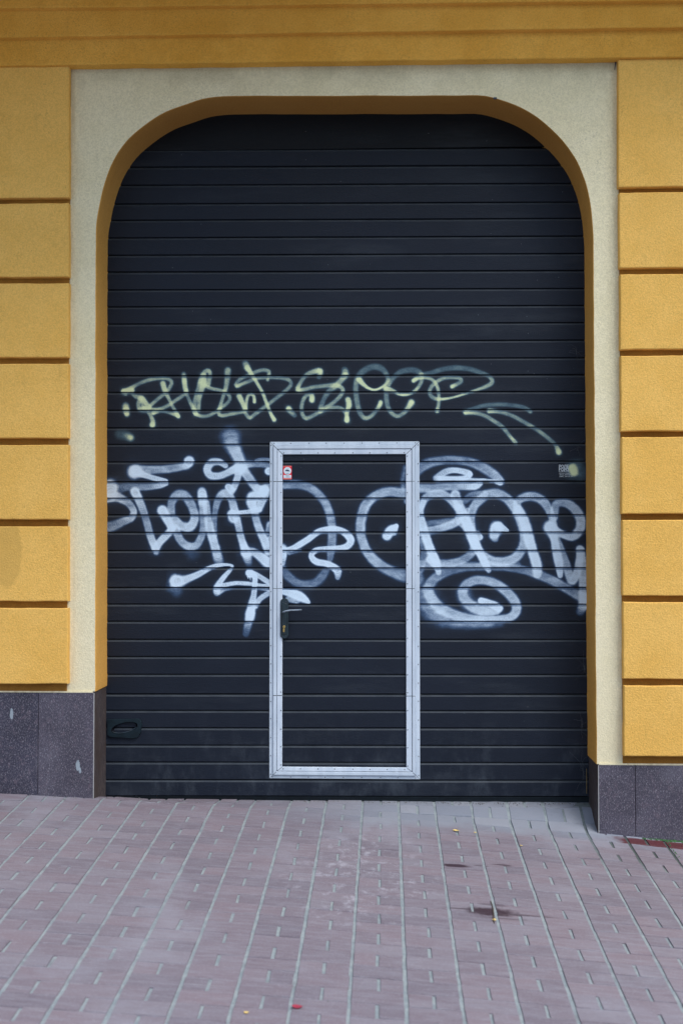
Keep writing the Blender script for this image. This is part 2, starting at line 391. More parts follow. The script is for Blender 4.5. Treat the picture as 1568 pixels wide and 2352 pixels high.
def slab(name, q, yf, yb, mat, parent, bev=.006, jit=.0026, step=.05, seed=0):
    """rendered block: q = four corners (x,z) bl, br, tr, tl; softly uneven arrises"""
    bl, br, tr, tl = [Vector(p) for p in q]
    W = (br - bl).length; H = (tl - bl).length; nx = max(2, int(W / step)); nz = max(2, int(H / step))
    def pt(u, v, jx=0, jz=0):
        p = lerp(lerp(bl, br, u), lerp(tl, tr, u), v); return p
    def nz_(p, s): return (noise.noise(Vector((p.x * 7 + seed, p.y * 7, s))) * 1.1 + noise.noise(Vector((p.x * 23 + seed, p.y * 23, s + 5))) * .7) * jit
    vs, fs = [], []
    # perimeter parameter list
    per = [(i / nx, 0) for i in range(nx)] + [(1, j / nz) for j in range(nz)] + [(1 - i / nx, 1) for i in range(nx)] + [(0, 1 - j / nz) for j in range(nz)]
    n = len(per)
    cen = (bl + br + tr + tl) / 4
    def ring(ins, y):
        o = len(vs)
        for (u, v) in per:
            uu = min(max(u, ins / W), 1 - ins / W); vv = min(max(v, ins / H), 1 - ins / H)
            p = pt(uu, vv); b = pt(u, v)
            dz = nz_(b, 1.0) if v in (0, 1) else 0; dx = nz_(b, 9.0) if u in (0, 1) else 0
            vs.append((p.x + dx, y, p.y + dz))
        return o
    r0 = ring(0, yb); r1 = ring(0, yf + bev); r2 = ring(bev * .35, yf + bev * .3); r3 = ring(bev, yf)
    for a, b in ((r0, r1), (r1, r2), (r2, r3)):
        for i in range(n): fs.append((a + i, a + (i+1) % n, b + (i+1) % n, b + i))
    fs.append([r3 + i for i in range(n)])
    return mk(name, vs, fs, mat, parent)

YB = -.050     # face of the blocks
LX, RX = -4.6, 4.4
def xz(px, py, Y): p = P(px, py, Y); return (p.x, p.z)
# left blocks: block edges [top, bottom]
LT = [150, 465, 649, 834, 1021, 1208, 1396]; LB = [452, 634, 819, 1006, 1193, 1381, 1571]
for i, (t, b) in enumerate(zip(LT, LB)):
    xe = lerp(159.5, 156, (t + b) / 2 / 1571)
    bl_, br_ = xz(0, b, YB), xz(xe, b + 1.5 * (i < 3), YB); tl_, tr_ = xz(0, t, YB), xz(xe, t + 1, YB)
    s_ = (br_[1] - bl_[1]) / (br_[0] - bl_[0]); bl_ = (LX, br_[1] + s_ * .15 * (LX - br_[0])); tl_ = (LX, tr_[1])
    o = slab('wall_block', (bl_, br_, tr_, tl_), YB, .01, M_YEL, bld, seed=i * 3.1)
RT = [136, 442.5, 630, 817, 1004, 1194, 1383, 1575]; RB = [430, 615.5, 802.5, 990, 1180, 1368, 1559.5, 1737]
for i, (t, b) in enumerate(zip(RT, RB)):
    xa = lerp(1419, 1432, ((t + b) / 2 - 285) / 1370); 
    bl_, tl_ = xz(xa, b, YB), xz(xa, t, YB)
    br_ = (RX, bl_[1]); tr_ = (RX, tl_[1])
    slab('wall_block', (bl_, br_, tr_, tl_), YB, .01, M_YEL, bld, seed=50 + i * 2.7)
# recessed wall behind the blocks (seen in the grooves)
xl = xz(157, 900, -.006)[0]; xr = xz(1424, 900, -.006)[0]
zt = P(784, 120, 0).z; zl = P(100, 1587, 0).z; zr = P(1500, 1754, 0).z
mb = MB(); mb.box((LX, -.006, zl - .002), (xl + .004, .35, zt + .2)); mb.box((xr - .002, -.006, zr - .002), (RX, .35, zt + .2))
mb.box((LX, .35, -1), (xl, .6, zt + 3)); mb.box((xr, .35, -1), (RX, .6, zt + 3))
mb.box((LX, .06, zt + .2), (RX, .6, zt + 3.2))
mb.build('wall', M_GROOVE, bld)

# pale surround with the arched opening
AL = [(218.5, 1588), (219, 1300), (219, 1000), (219.5, 700), (220, 574), (221, 525), (225, 490), (237.5, 430), (260, 370), (290, 325), (335, 285), (380, 257), (430, 239), (482, 224), (560, 219.5), (784, 220)]
AR = [(1084, 218.5), (1114, 220), (1154, 231), (1194, 246), (1234, 270), (1269, 300), (1299, 332), (1324, 370), (1341, 410), (1351, 445), (1358, 485), (1361.5, 530), (1362.5, 574), (1363.5, 800), (1366, 1100), (1367, 1400), (1370, 1755)]
arch = [Vector(xz(x, y, 0)) for x, y in AL + AR]
def resample(pts, step=.03):
    out = []
    for i in range(len(pts) - 1):
        p0 = pts[max(i-1, 0)]; p1 = pts[i]; p2 = pts[i+1]; p3 = pts[min(i+2, len(pts)-1)]
        d = (p2 - p1).length; n = max(1, int(d / step)); lin = d > .5
        m1 = (p2 - p0) * .5; m2 = (p3 - p1) * .5
        if (p1 - p0).length: m1 *= min(1, d / max(1e-6, (p1 - p0).length * 1.0)) if (p1-p0).length > d else 1
        if (p3 - p2).length > 2 * d: m2 = m2.normalized() * d
        if m1.length > 1.6 * d: m1 = m1.normalized() * d
        if m2.length > 1.6 * d: m2 = m2.normalized() * d
        for k in range(n):
            t = k / n
            if lin: out.append(lerp(p1, p2, t)); continue
            out.append(p1*(2*t**3-3*t*t+1) + m1*(t**3-2*t*t+t) + p2*(-2*t**3+3*t*t) + m2*(t**3-t*t))
    out.append(pts[-1]); return out
arch = resample(arch)
for i in range(1, len(arch) - 1):
    p = arch[i]; arch[i] = p + Vector((noise.noise(Vector((p.x*6, p.y*6, 3))), noise.noise(Vector((p.x*6, p.y*6, 8))))) * .0032
oL = Vector(xz(154, 1588, 0)); oLT = Vector(xz(158, 120, 0)); oRT = Vector(xz(1422, 110, 0)); oR = Vector(xz(1434, 1755, 0))
N = len(arch); outer_ = []
iL = min(i for i in range(N) if arch[i].y > P(0, 560, 0).z); iR = max(i for i in range(N) if arch[i].y > P(0, 560, 0).z)
tA, tB = xz(560, 219, 0)[0], xz(1084, 219, 0)[0]; zT = lambda x: oLT.y + (oRT.y - oLT.y) * (x - oLT.x) / (oRT.x - oLT.x)
for i, p in enumerate(arch):
    if i < iL: outer_.append((oL.x + (oLT.x - oL.x) * (p.y - oL.y) / (oLT.y - oL.y), p.y))
    elif i > iR: outer_.append((oR.x + (oRT.x - oR.x) * (p.y - oR.y) / (oRT.y - oR.y), p.y))
    elif p.x < tA: outer_.append((oLT.x, oLT.y))
    elif p.x > tB: outer_.append((oRT.x, oRT.y))
    else: outer_.append((p.x, zT(p.x)))
outer_[0] = (oL.x, oL.y); outer_[-1] = (oR.x, oR.y)
mb = MB(); vv = [(p.x, 0, p.y) for p in arch] + [(x, 0, z) for x, z in outer_]; ff = []
for i in range(N - 1):
    o0_, o1_ = outer_[i], outer_[i+1]
    ff.append((i, i + 1, N + i) if o0_ == o1_ else (i, i + 1, N + i + 1, N + i))
mb.add(vv, ff)
o = mb.build('door_surround', M_PALE, bld)
# rounded arris + yellow reveal running back to the door
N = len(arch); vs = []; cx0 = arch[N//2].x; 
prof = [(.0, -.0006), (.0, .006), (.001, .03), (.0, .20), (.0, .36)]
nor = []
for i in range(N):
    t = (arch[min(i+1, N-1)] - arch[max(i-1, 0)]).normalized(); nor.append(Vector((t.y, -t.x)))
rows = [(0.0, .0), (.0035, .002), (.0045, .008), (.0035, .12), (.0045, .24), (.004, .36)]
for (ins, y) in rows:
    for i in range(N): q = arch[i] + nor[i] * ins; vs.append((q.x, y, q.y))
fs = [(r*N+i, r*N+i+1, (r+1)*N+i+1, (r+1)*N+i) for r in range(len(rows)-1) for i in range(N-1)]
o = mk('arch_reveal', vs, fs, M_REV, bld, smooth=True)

# ledges (string course) above the opening: three stepped bands
def band(name, pl, pr, yf, ptl, ptr, seed):
    b0 = Vector(xz(0, pl, yf)); b1 = Vector(xz(1568, pr, yf)); t0 = Vector(xz(0, ptl, yf)); t1 = Vector(xz(1568, ptr, yf))
    def ext(a, b, x): return a.y + (b.y - a.y) * (x - a.x) / (b.x - a.x)
    k = .35
    q = ((LX, b0.y + (ext(b0, b1, LX) - b0.y) * k), (RX, b1.y + (ext(b0, b1, RX) - b1.y) * k), (RX, t1.y + (ext(t0, t1, RX) - t1.y) * k), (LX, t0.y + (ext(t0, t1, LX) - t0.y) * k))
    return slab(name, q, yf, .06, M_LEDGE, bld, bev=.007, jit=.0022, step=.06, seed=seed)
band('ledge_band', 150, 131, -.075, 83, 58, 3)
band('ledge_band', 85.5, 62, -.120, 14, -6, 13)
band('ledge_band', 17, 1.5, -.165, -60, -75, 23)
mb = MB(); z0 = P(0, -50, -.1).z
mb.box((LX, -.21, z0), (RX, .05, z0 + .10)); mb.box((LX, -.34, z0 + .10), (RX, .05, z0 + .26)); mb.box((LX, -.85, z0 + .26), (RX, .05, z0 + .36))
mb.build('shade_cornice', M_LEDGE, bld)  # unseen upper courses, made deeper to shade the wall and door top
# unseen slab added over the left half to shade the upper wall
mb = MB(); mb.box((LX, -1.75, z0 + .14), (.1, .04, z0 + .44)); mb.box((LX, -1.70, z0 + .44), (.05, -1.62, z0 + 1.4))
mb.build('shade_slab', M_LEDGE, bld)

# granite plinth
YP = -.006
def plinth(name, px0, px1, pt, mat, X0=None, X1=None):
    a = P(px0, pt, YP); b = P(px1, pt, YP); a.z = P(200 if pt < 1700 else 1400, pt, YP).z; x0 = a.x if X0 is None else X0; x1 = b.x if X1 is None else X1
    slab(name, ((x0, -.6), (x1, -.6), (x1, a.z), (x0, a.z)), YP, .36, mat, bld, bev=.0025, jit=.0004, step=.2)
xg = lambda px, py: P(px, py, YP).x
for k in range(3): 
    plinth('plinth_slab', 0, 0, 1590, [M_GRAN2, M_GRAN, M_GRAN2][k], LX + k * .85, LX + k * .85 + .846 if k < 2 else xg(88, 1700) - .0012)
plinth('plinth_slab', 0, 0, 1591, M_GRAN, xg(88, 1700) + .0012, xg(216.5, 1700) - .004)
plinth('plinth_slab', 0, 0, 1757, M_GRAN, xg(1373.5, 1800) + .002, xg(1458, 1800) - .0012)
plinth('plinth_slab', 0, 0, 1757, M_GRAN, xg(1458, 1800) + .0012, xg(1458, 1800) + .86)
plinth('plinth_slab', 0, 0, 1757, M_GRAN2, xg(1458, 1800) + .864, RX)
# pale joint lines and the painted cheeks of the plinth inside the opening
a = P(217, 1700, 0); b = P(1372, 1800, 0); zl_, zr_ = P(200, 1591, YP).z, P(1400, 1757, YP).z
mb = MB(); mb.box((a.x - .008, YP + .001, -.4), (a.x, .05, zl_ - .002)); mb.build('plinth_joint', M_MORT, bld)
mb = MB(); mb.box((b.x + .001, YP + .001, -.6), (b.x + .006, .05, zr_ - .002)); mb.build('plinth_joint', M_MORT, bld)
mb = MB(); mb.box((LX, YP - .001, zl_), (a.x - .01, .02, zl_ + .009)); mb.build('plinth_capping', M_PALE, bld)
mb = MB(); mb.box((b.x + .006, YP - .001, zr_), (RX, .02, zr_ + .010)); mb.build('plinth_capping', M_PALE, bld)
mb = MB(); mb.box((a.x - .06, .0, -.5), (a.x + .002, .36, zl_ + .001)); mb.build('plinth_cheek', M_PPAINT, bld)
mb = MB(); mb.box((b.x - .0015, .0, -.6), (b.x + .06, .36, zr_ + .001)); mb.build('plinth_cheek', M_PPAINT, bld)

# ------------------------------------------------------------------ graffiti strokes -> coverage
ZN = {1: (400, 1400, 2.24), 2: (1050, 1400, 2.24), 3: (1700, 1400, 2.24), 4: (400, 1700, 2.24), 5: (1000, 1800, 2.24), 6: (1650, 1800, 2.0907), 7: (600, 2200, 2.24)}
ST = []   # (yellow, pts[n,4]) in 1568-wide picture units, later laid on the door plane
def S(zone, pts, r=18, o=.72, soft=.36, yel=0):
    ox, oy, s = ZN[zone]; L = []
    for p in pts:
        rr = p[2] if len(p) > 2 else r; oo = p[3] if len(p) > 3 else o
        L.append(((ox + p[0] / s) / 1.7417, (oy + p[1] / s) / 1.7417, rr / s / 1.7417, oo))
    L = np.array(L)
    if len(L) > 2:      # Catmull-Rom
        out = []
        for i in range(len(L) - 1):
            p0 = L[max(i-1, 0)]; p1 = L[i]; p2 = L[i+1]; p3 = L[min(i+2, len(L)-1)]
            n = max(2, int(np.hypot(*(p2 - p1)[:2]) / 4))
            for k in range(n):
                t = k / n
                out.append(.5*((2*p1)+(-p0+p2)*t+(2*p0-5*p1+4*p2-p3)*t*t+(-p0+3*p1-3*p2+p3)*t**3))
        out.append(L[-1]); L = np.array(out)
    L[:, 2] *= .95 if zone == -6 else 1.04; L[:, 3] = np.clip(L[:, 3] * 1.0 + .02, 0, 1)
    ST.append((yel, L, soft))
def Y(zone, pts, r=15, o=.62, soft=.5): S(zone, pts, r, o, soft, 1)
# --- upper, yellowish tag
Y(1, [(215,372,22,.9),(260,352,20,.85),(330,312),(420,275),(510,255),(590,255),(640,280),(635,320),(600,370),(550,415),(495,460),(450,500)], 16)
Y(1, [(215,372,25,1),(290,362,22,.9)]); Y(1, [(225,395,12,.6),(235,400,10,.5)])
Y(1, [(290,388),(330,420,20),(375,432,24,.85),(410,475,22,.85),(445,510,18)], 15)
Y(1, [(365,435,22,.85),(345,480,17),(355,525,22,.8),(400,535,24,.85),(440,525)], 16); Y(1, [(372,470),(385,510)], 12)
Y(1, [(425,545,15),(455,590,16),(475,640,22,.8),(472,670,26,1)], 16)
Y(1, [(565,300,25,.9),(585,370,22,.85),(620,440),(660,520),(698,585,18,.95),(704,596,16,1)], 15)
Y(1, [(700,592,15,.9),(640,568),(580,550),(530,545,18,.8),(480,562,20,1)], 14)
Y(1, [(400,520,20,.8),(470,535,18,.7),(540,528),(610,498),(690,445),(755,400),(775,370,20,.8)], 16)
Y(1, [(752,215,18,.4),(755,255,23,.95),(765,340,22,.85),(780,400),(815,480),(850,560,18,.95),(858,575,16,1)], 16)
Y(1, [(860,570,16,1),(848,500),(862,420),(885,340),(905,270,22,.85),(925,215,20,.6),(960,185,20,.7),(985,200,18,.8),(985,250,17),(970,310)], 20, .65)
Y(1, [(885,540,15),(895,420,18,.7),(930,300,26,.9),(930,230,26,.8)], 17, .7)
Y(1, [(935,318),(1000,345),(1080,362),(1135,385),(1165,425),(1150,465),(1105,505),(1065,535)], 15)
Y(1, [(860,572,16,.9),(900,592),(960,592),(1020,565),(1075,530)], 15, .7)
Y(1, [(1145,185,28,.7),(1142,250,24,.65),(1130,330,20),(1110,400),(1085,480),(1063,560),(1090,588),(1170,575),(1240,562),(1290,548,16,.85)], 16, .66)
Y(1, [(1248,415,24,.85),(1275,470,22,.9),(1305,535,20,.85)], 20)
Y(1, [(1305,545),(1312,470),(1325,415),(1355,395),(1380,420),(1384,465,15,.95)], 14, .8)
Y(1, [(1295,550),(1320,590),(1345,608,17,.75),(1390,575),(1450,530),(1530,470),(1620,400),(1690,340),(1712,300),(1690,268),(1620,250),(1520,245),(1420,252),(1320,285),(1228,322,18,.9),(1228,292),(1270,255),(1340,222),(1410,192),(1470,180),(1515,195),(1508,240,16,.75),(1502,268,14,.7)], 16, .58)
Y(1, [(1300,115,24,.35),(1318,155,27,.95),(1360,220,18,.9),(1410,300),(1455,380),(1490,470),(1530,570),(1560,625,20,1)], 15, .85)
Y(1, [(232,495,26,.6),(235,530,32,1),(242,572,24,1)]); Y(1, [(180,755,38,.25),(230,765,34,.4),(275,785,27,.9)], soft=.8)
Y(2, [(235,528,26,1),(248,545,24,.8),(285,585,20,.35)])
Y(2, [(505,240,20,.5),(515,190,26,1),(460,193,22,.7),(395,222),(345,285),(315,355,20,.85),(380,352),(460,332),(560,322),(650,315,20,.7),(705,335,18,.7),(720,365),(690,420),(630,475),(560,520),(520,545,20,.7)], 17, .62)
Y(2, [(443,450,24,1),(440,405,22,.8),(400,402),(368,440),(350,505),(358,580),(392,612,18,.7),(450,590),(520,552),(600,525),(675,515),(725,540),(752,585),(755,632,21,1)], 17, .6)
Y(2, [(765,445,24,.85),(775,490,26,.95),(757,560,18,.8),(755,625,22,1)], 20)
Y(2, [(735,180,26,.35),(740,220,30,.9),(700,275,24,.7),(655,320,24,.7),(600,365,22),(555,430,20),(525,500,20),(515,545,20,.7)], 22, .5)
Y(2, [(862,265,28,.95),(900,305,20,.9),(945,340,13,.95),(1000,358,10,1),(1060,338,11,.95),(1105,300,13,.8),(1122,255,17),(1095,195,22,.4),(1050,160,26,.38),(990,150,26,.36),(910,185,26,.35),(855,245,24,.5),(835,330,22),(840,420,22),(855,510,22),(885,585,20),(925,612,18,.7),(975,590),(1020,540),(1050,490,20,.95),(1057,470,20,.9)], 17, .55)
Y(2, [(1105,345,26,.95),(1165,365,18,.8),(1220,395,13,.9),(1275,402,12,.9),(1335,385,14,.8),(1385,345,15,.75),(1420,285,17),(1425,225,18),(1390,190,22,.4),(1320,178,24,.35),(1240,195,22,.35),(1175,245,20,.4),(1125,310,22,.6),(1108,400,20),(1115,480,20),(1145,555,18),(1200,592,17,.7),(1255,572),(1300,520,22,.8),(1332,470,28,1)], 17, .55)
Y(2, [(1352,275,19,.95),(1395,248,20,.85),(1450,245,16),(1510,262),(1550,300),(1572,360),(1578,440),(1572,500),(1562,545,20,1)], 15, .68)
Y(3, [(240,328,18,.95),(285,305),(322,280),(305,252),(230,245),(150,258),(85,300),(45,345),(42,395),(80,432),(150,440,12,.85),(250,425,10,.85),(370,388,10,.85),(480,350,13,.75),(560,320,18,.65),(600,285,18,.6),(575,240,17,.5),(500,205,20,.4),(400,172,20,.38),(280,160,22,.38),(160,172,20,.38),(50,205,18,.4),(-40,220,18,.45)], 17, .6)
Y(3, [(362,558,23,1),(440,562,18,.7),(530,588,17),(620,640,17),(690,690,18),(740,750,16),(780,800,16,.8),(808,830,18,.6)], 17, .58)
Y(3, [(370,548,16,.7),(430,528),(520,500),(650,488),(780,495),(880,515),(940,550,18,.6)], 17, .38)
Y(3, [(572,545,22,1),(640,550,18,.7),(720,568),(800,600),(900,655),(1000,715),(1100,790),(1160,845),(1195,915,26,1)], 17, .55)
Y(6, [(1335,150,36,1),(1345,185,34,1)], soft=.5); Y(6, [(1365,170,66,.42),(1395,190,56,.3)], soft=1)
# --- lower, white-blue tag, left half
S(4, [(800,325,46,.95),(780,355,40,.8),(700,380,34,.6),(600,395),(500,402),(400,408,44,.6),(310,420,62,.75)], 36, .6)
S(4, [(320,410,50,.8),(400,450,26,.75),(500,480,24,.8),(590,505,22,.85)], 26, .8)
S(4, [(595,525,20,.9),(540,540,28,.75),(450,550,32,.55),(340,555,34,.45),(240,555,36,.4),(180,570,40,.3)], 30)
S(4, [(90,560,72,.8),(105,620,55,.8),(180,655,40,.65),(260,705,34,.6),(303,775,30,.7),(280,835,32,.65),(200,870,36,.5),(120,905,45,.45),(50,925,50,.35)], 36)
S(4, [(100,650,40,.7),(60,660,40,.7)])
S(4, [(315,598,42,.85),(350,670,38,.75),(390,770,34,.6),(420,870,33,.55),(455,1000,34,.65),(495,1100,34,.85),(505,1140,26,.5)], 34)
S(4, [(500,1110,34,.85),(545,1040,34,.8),(600,985,34,.8),(640,930,34,.85),(610,860,38,.85),(560,765,46,.9)], 36)
S(4, [(660,900,36,.65),(640,780,34,.55),(645,690,36,.55),(700,625,42,.6),(770,640,42,.6),(825,730,40,.6),(850,830,38,.7),(810,910,44,.8),(730,905,40,.7),(670,840,34,.7)], 38)
S(4, [(680,930,36,.6),(720,1030,36,.6),(790,1085,36,.7),(860,1080,34,.6),(905,1010,32,.6),(930,900,34,.55),(925,760,36,.6),(918,640,44,.9),(915,600,40,.7)], 34)
S(4, [(830,1150,50,.2),(800,1130,40,.2)], soft=1)
S(4, [(950,700,34,.6),(965,820,34,.6),(985,930,38,.75),(1020,1050,40,.75),(1050,1160,42,.7),(1065,1225,44,.3)], 36)
S(4, [(1028,990,24,.5),(1026,880,22,.45),(1035,760,26,.5),(1065,660,34,.55),(1120,612,38,.7),(1175,660,36,.65),(1205,760,36,.7),(1235,880,32,.7),(1262,1000,32,.7),(1290,1090,36,.85),(1310,1150,44,.9),(1330,1230,34,.25)], 34)
S(4, [(1300,1140,40,.85),(1380,1140,36,.7),(1450,1190,44,.8),(1510,1235,50,.85),(1560,1240,50,.8)], 40)
S(4, [(1170,105,85,.42),(1180,160,72,.6),(1215,240,56,.75),(1250,320,50,.8),(1262,390,44,.85)], 60, soft=.5)
S(4, [(1125,365,24,.7),(1070,332,30,.75),(1000,338,36,.75),(962,395,36,.8),(985,448,34,.8),(1060,458,32,.75),(1140,430,32,.75),(1230,385,38,.9),(1310,355,32,.7),(1400,350,28,.55),(1500,360,26,.5),(1570,375,26,.5)], 34)
S(4, [(1400,318,14,.4),(1450,308,14,.5),(1530,312,14,.5)])
S(4, [(1510,415,34,.9),(1540,415,34,.9)])
S(4, [(1260,370,46,.85),(1310,440,42,.7),(1360,510,40,.65),(1410,570,40,.75),(1470,590,44,.85)], 42)
S(4, [(1245,400,34,.8),(1230,480,32,.75),(1200,560,30,.75),(1180,600,26,.7)], 32); S(4, [(1150,555,30,.85),(1175,575,34,.85)])
S(4, [(1475,580,44,.85),(1440,640,44,.85),(1370,650,54,.85),(1365,720,44,.8),(1410,750,36,.7),(1450,690,36,.8),(1500,600,30,.6)], 40)
S(4, [(1195,830,48,.85),(1180,800,40,.85)]); S(4, [(1180,800,24,.8),(1260,785,18,.85),(1350,775,20,.8),(1430,760,24,.8)])
S(4, [(1385,760,36,.6),(1400,850,34,.6),(1430,940,36,.75),(1475,1040,38,.8),(1510,1130,40,.8)], 36)
S(4, [(1530,900,40,.6),(1510,960,30,.6)])
# frame crossing and the middle ring
S(5, [(150,340,34,.4),(230,325,34,.45),(330,310),(430,310),(520,332),(600,385),(670,470),(712,570),(733,680),(735,780),(728,880),(715,985,24,.4)], 38, .5, .35)
S(5, [(560,345,20,.3),(640,420,20,.3),(700,530,22,.3),(722,620,22,.3)], soft=.8)
S(5, [(290,1060,32,.35),(340,1130),(430,1195),(530,1205),(600,1180),(655,1120),(690,1060,26,.3)], 36, .45, .5)
S(5, [(180,800,30,.6),(300,890,24,.85),(370,885,24,.85),(440,850),(520,800),(610,735),(700,712),(790,715),(865,755,34),(902,812,34),(870,862,30),(780,880,22),(670,885,22),(580,905,26),(550,950,26),(590,1000,30),(690,1020,28),(760,1060,34,.85),(785,1090,36,.8),(785,1140,24,.5)], 28, .85, .3)
S(5, [(290,880,40,.7),(300,950,28,.85),(290,1010,26,.6)]); S(5, [(350,925,16,.45),(450,900,14,.4)])
S(5, [(1440,400,44,.6),(1330,382,44,.6),(1220,375,42,.6),(1110,420,42,.6),(1030,500,42,.6),(995,610,42,.6),(988,720,42,.6),(1010,830,42,.6),(1060,930,44,.65),(1150,1020,46,.6),(1270,1090,48,.5),(1400,1130,56,.5),(1500,1150,56,.4)], 42, .6, .35)
S(5, [(1110,430,14,.4),(1060,520,14,.4),(1030,620,14,.4),(1018,710,14,.4)], soft=.8)
S(5, [(1300,690,26,.95),(1260,720,42,.95),(1225,770,42,.85)]); S(5, [(1310,680,20,.95),(1290,740,26,.8)])
S(5, [(1430,180,60,.45),(1400,260,50,.4),(1390,330,40,.4)]); S(5, [(1410,460,30,.7)]*2)
# right half
S(6, [(20,190,40,.5),(110,120,42,.5),(230,90,34,.5),(340,85,34,.5),(470,100,36,.5),(590,150,40,.55),(680,210,40,.6),(735,262,32,.7)], 38)
S(6, [(200,235,30,.6),(270,185,28,.75),(350,170,24,.8),(440,185,26,.8),(480,205,22,.9),(430,235,22,.8),(320,235,18,.7),(210,238,28,.7)], 26)
S(6, [(230,240,22,.6),(400,245,14,.7),(600,250,10,.8),(730,275,22,.8)])
S(6, [(0,320,40,.55),(150,320,34,.55),(300,305,34,.6),(440,300,36,.7),(520,300,34,.85),(560,280,26,.8)], 36)
S(6, [(60,480,34,.6),(110,400,34,.6),(200,365,34,.65),(280,385,34,.65),(350,450,34,.7),(395,530,34,.7),(360,605,34,.7),(250,650,32,.65),(120,680,36,.6),(60,690,36,.6)], 34)
S(6, [(90,430,24,.6),(65,520,26,.7),(80,620,34,.8),(115,740,36,.8),(155,850,38,.9),(195,940,36,.9),(215,1025,22,.7)], 32)
S(6, [(120,615,20,.4),(220,600,20,.45),(330,590,20,.45)], soft=.6)
S(6, [(355,375,42,.75),(385,460,40,.7),(430,560,42,.8),(475,670,44,.85),(515,770,44,.85),(560,860,34,.85),(600,940,34,.85),(635,1010,20,.7)], 42)
S(6, [(390,600,28,.5),(450,650,34,.6),(500,740,34,.6),(510,830,34,.55),(450,900,34,.55),(350,940,32,.55),(220,950,32,.5),(60,955,32,.5)], 34)
S(6, [(150,915,38,.85),(190,960,30,.7)]); S(6, [(85,760,32,.4),(100,860,32,.4),(60,1000,34,.35)])
S(6, [(620,375,40,.6),(700,365,42,.65),(790,410,40,.65),(860,500,40,.65),(905,600,40,.65),(930,720,36,.65),(915,820,38,.65),(850,905,40,.65),(750,935,38,.65),(650,920,36,.65),(570,860,34,.65),(515,770,34,.6),(490,660,36,.6),(485,560,36,.6),(520,460,36,.6),(600,390,38,.6)], 40)
S(6, [(440,420,30,.4),(500,380,30,.45),(600,370,30,.5)]); S(6, [(460,500,18,.5),(430,580,24,.5)])
S(6, [(700,655,56,.85),(680,715,42,.75),(690,745,26,.5)]); S(6, [(720,640,40,.8),(790,672,14,.8)])
S(6, [(560,730,26,.85),(545,700,22,.8)]); S(6, [(240,965,26,.4),(480,960,24,.4),(700,960,24,.4),(880,960,20,.4)], soft=.8)
S(6, [(870,520,34,.7),(880,430,34,.6),(950,390,36,.65),(1030,395,38,.65),(1100,440,38,.65),(1150,530,32,.6),(1170,610,30,.6),(1165,680,40,.8)], 36)
S(6, [(885,500,38,.75),(930,600,44,.8),(970,740,44,.85),(1005,860,42,.85),(1035,960,44,.85),(1040,1040,34,.6)], 42)
S(6, [(1150,650,58,.85),(1180,740,34,.85),(1200,850,36,.85),(1220,950,36,.85),(1232,1050,22,.8)], 36)
S(6, [(1180,560,34,.6),(1195,460,34,.6),(1250,440,34,.6),(1320,465,38,.65),(1380,530,42,.7),(1405,610,40,.75),(1385,680,40,.75),(1330,725,36,.8),(1240,700,32,.8),(1160,660,42,.85)], 38)
S(6, [(1200,740,30,.5),(1245,850,30,.55),(1280,950,34,.6),(1310,1050,38,.7),(1335,1090,38,.8),(1375,1010,34,.8),(1395,900,32,.8),(1395,830,34,.8)], 34)
S(6, [(1405,840,34,.7),(1415,950,38,.7),(1420,1080,34,.7),(1420,1200,34,.75),(1425,1290,42,.8),(1400,1350,34,.35)], 36)
S(6, [(1440,1230,34,.6),(1460,1290,40,.6)])
S(6, [(570,1260,26,.95),(620,1275,30,.85),(690,1305,34,.85),(720,1325,34,.95)], 32)
S(6, [(700,1345,34,.7),(600,1345,46,.6),(500,1310,44,.55),(430,1240,42,.55),(418,1170,40,.55),(470,1110,38,.55),(560,1088,36,.6),(660,1105,38,.6),(760,1165,40,.65),(840,1250,42,.65),(868,1330,40,.7),(820,1395,36,.7),(700,1415,30,.7),(540,1415,30,.7),(390,1390,40,.6),(260,1340,46,.6),(170,1260,46,.55),(130,1180,46,.5),(160,1100,42,.5),(260,1030,38,.4),(420,985,34,.4),(600,980,30,.35),(800,985,30,.4),(950,1010,34,.45),(1080,1055,38,.5),(1200,1110,38,.55),(1320,1180,38,.55),(1440,1250,40,.6)], 40)
S(6, [(110,1200,60,.35),(130,1290,70,.4),(200,1370,60,.45),(320,1420,50,.45),(480,1440,40,.4),(650,1440,34,.35)], soft=.8)
S(6, [(430,1210,56,.4),(470,1290,54,.4),(560,1340,50,.45),(660,1370,40,.4)], soft=.7)
S(6, [(110,1180,70,.2),(140,1310,90,.22),(220,1380,70,.25)], soft=1); S(6, [(250,1450,30,.2),(500,1455,34,.3),(720,1440,34,.3)], soft=.9)
# arrow under the left half
S(7, [(235,280,60,.95),(290,275,44,.8),(360,250,32,.8),(440,215,28,.8),(520,170,24,.85),(600,140,18,.85),(690,132,12,.85),(740,145,12,.85),(720,180,16,.85),(670,235,22,.85),(620,300,26,.85),(600,350,34,.85),(600,385,28,.6)], 28, .85, .35)
S(7, [(230,340,60,.4),(240,370,40,.3)], soft=.9)
S(7, [(610,330,24,.85),(680,312,20,.85),(760,298,18,.85),(860,300,18,.8),(960,312,14,.8),(1070,322,12,.8),(1120,325,12,.8)], 16)
S(7, [(620,370,30,.7),(690,350,14,.5),(820,345,10,.3),(980,345,14,.6),(1090,362,14,.7)])
S(7, [(890,205,34,1),(935,235,26,.95),(940,300,24,.85),(930,400,26,.8),(910,500,36,.8),(898,580,44,.95),(880,660,36,.55),(860,750,28,.22)], 28, .85, .35)
S(7, [(895,195,22,.9),(960,225,22,.8),(1040,275,24,.75),(1100,310,26,.8),(1140,330,26,.8)], 22)
S(7, [(945,500,26,.8),(980,445,24,.75),(1040,400,24,.7),(1090,375,22,.7)], 22)
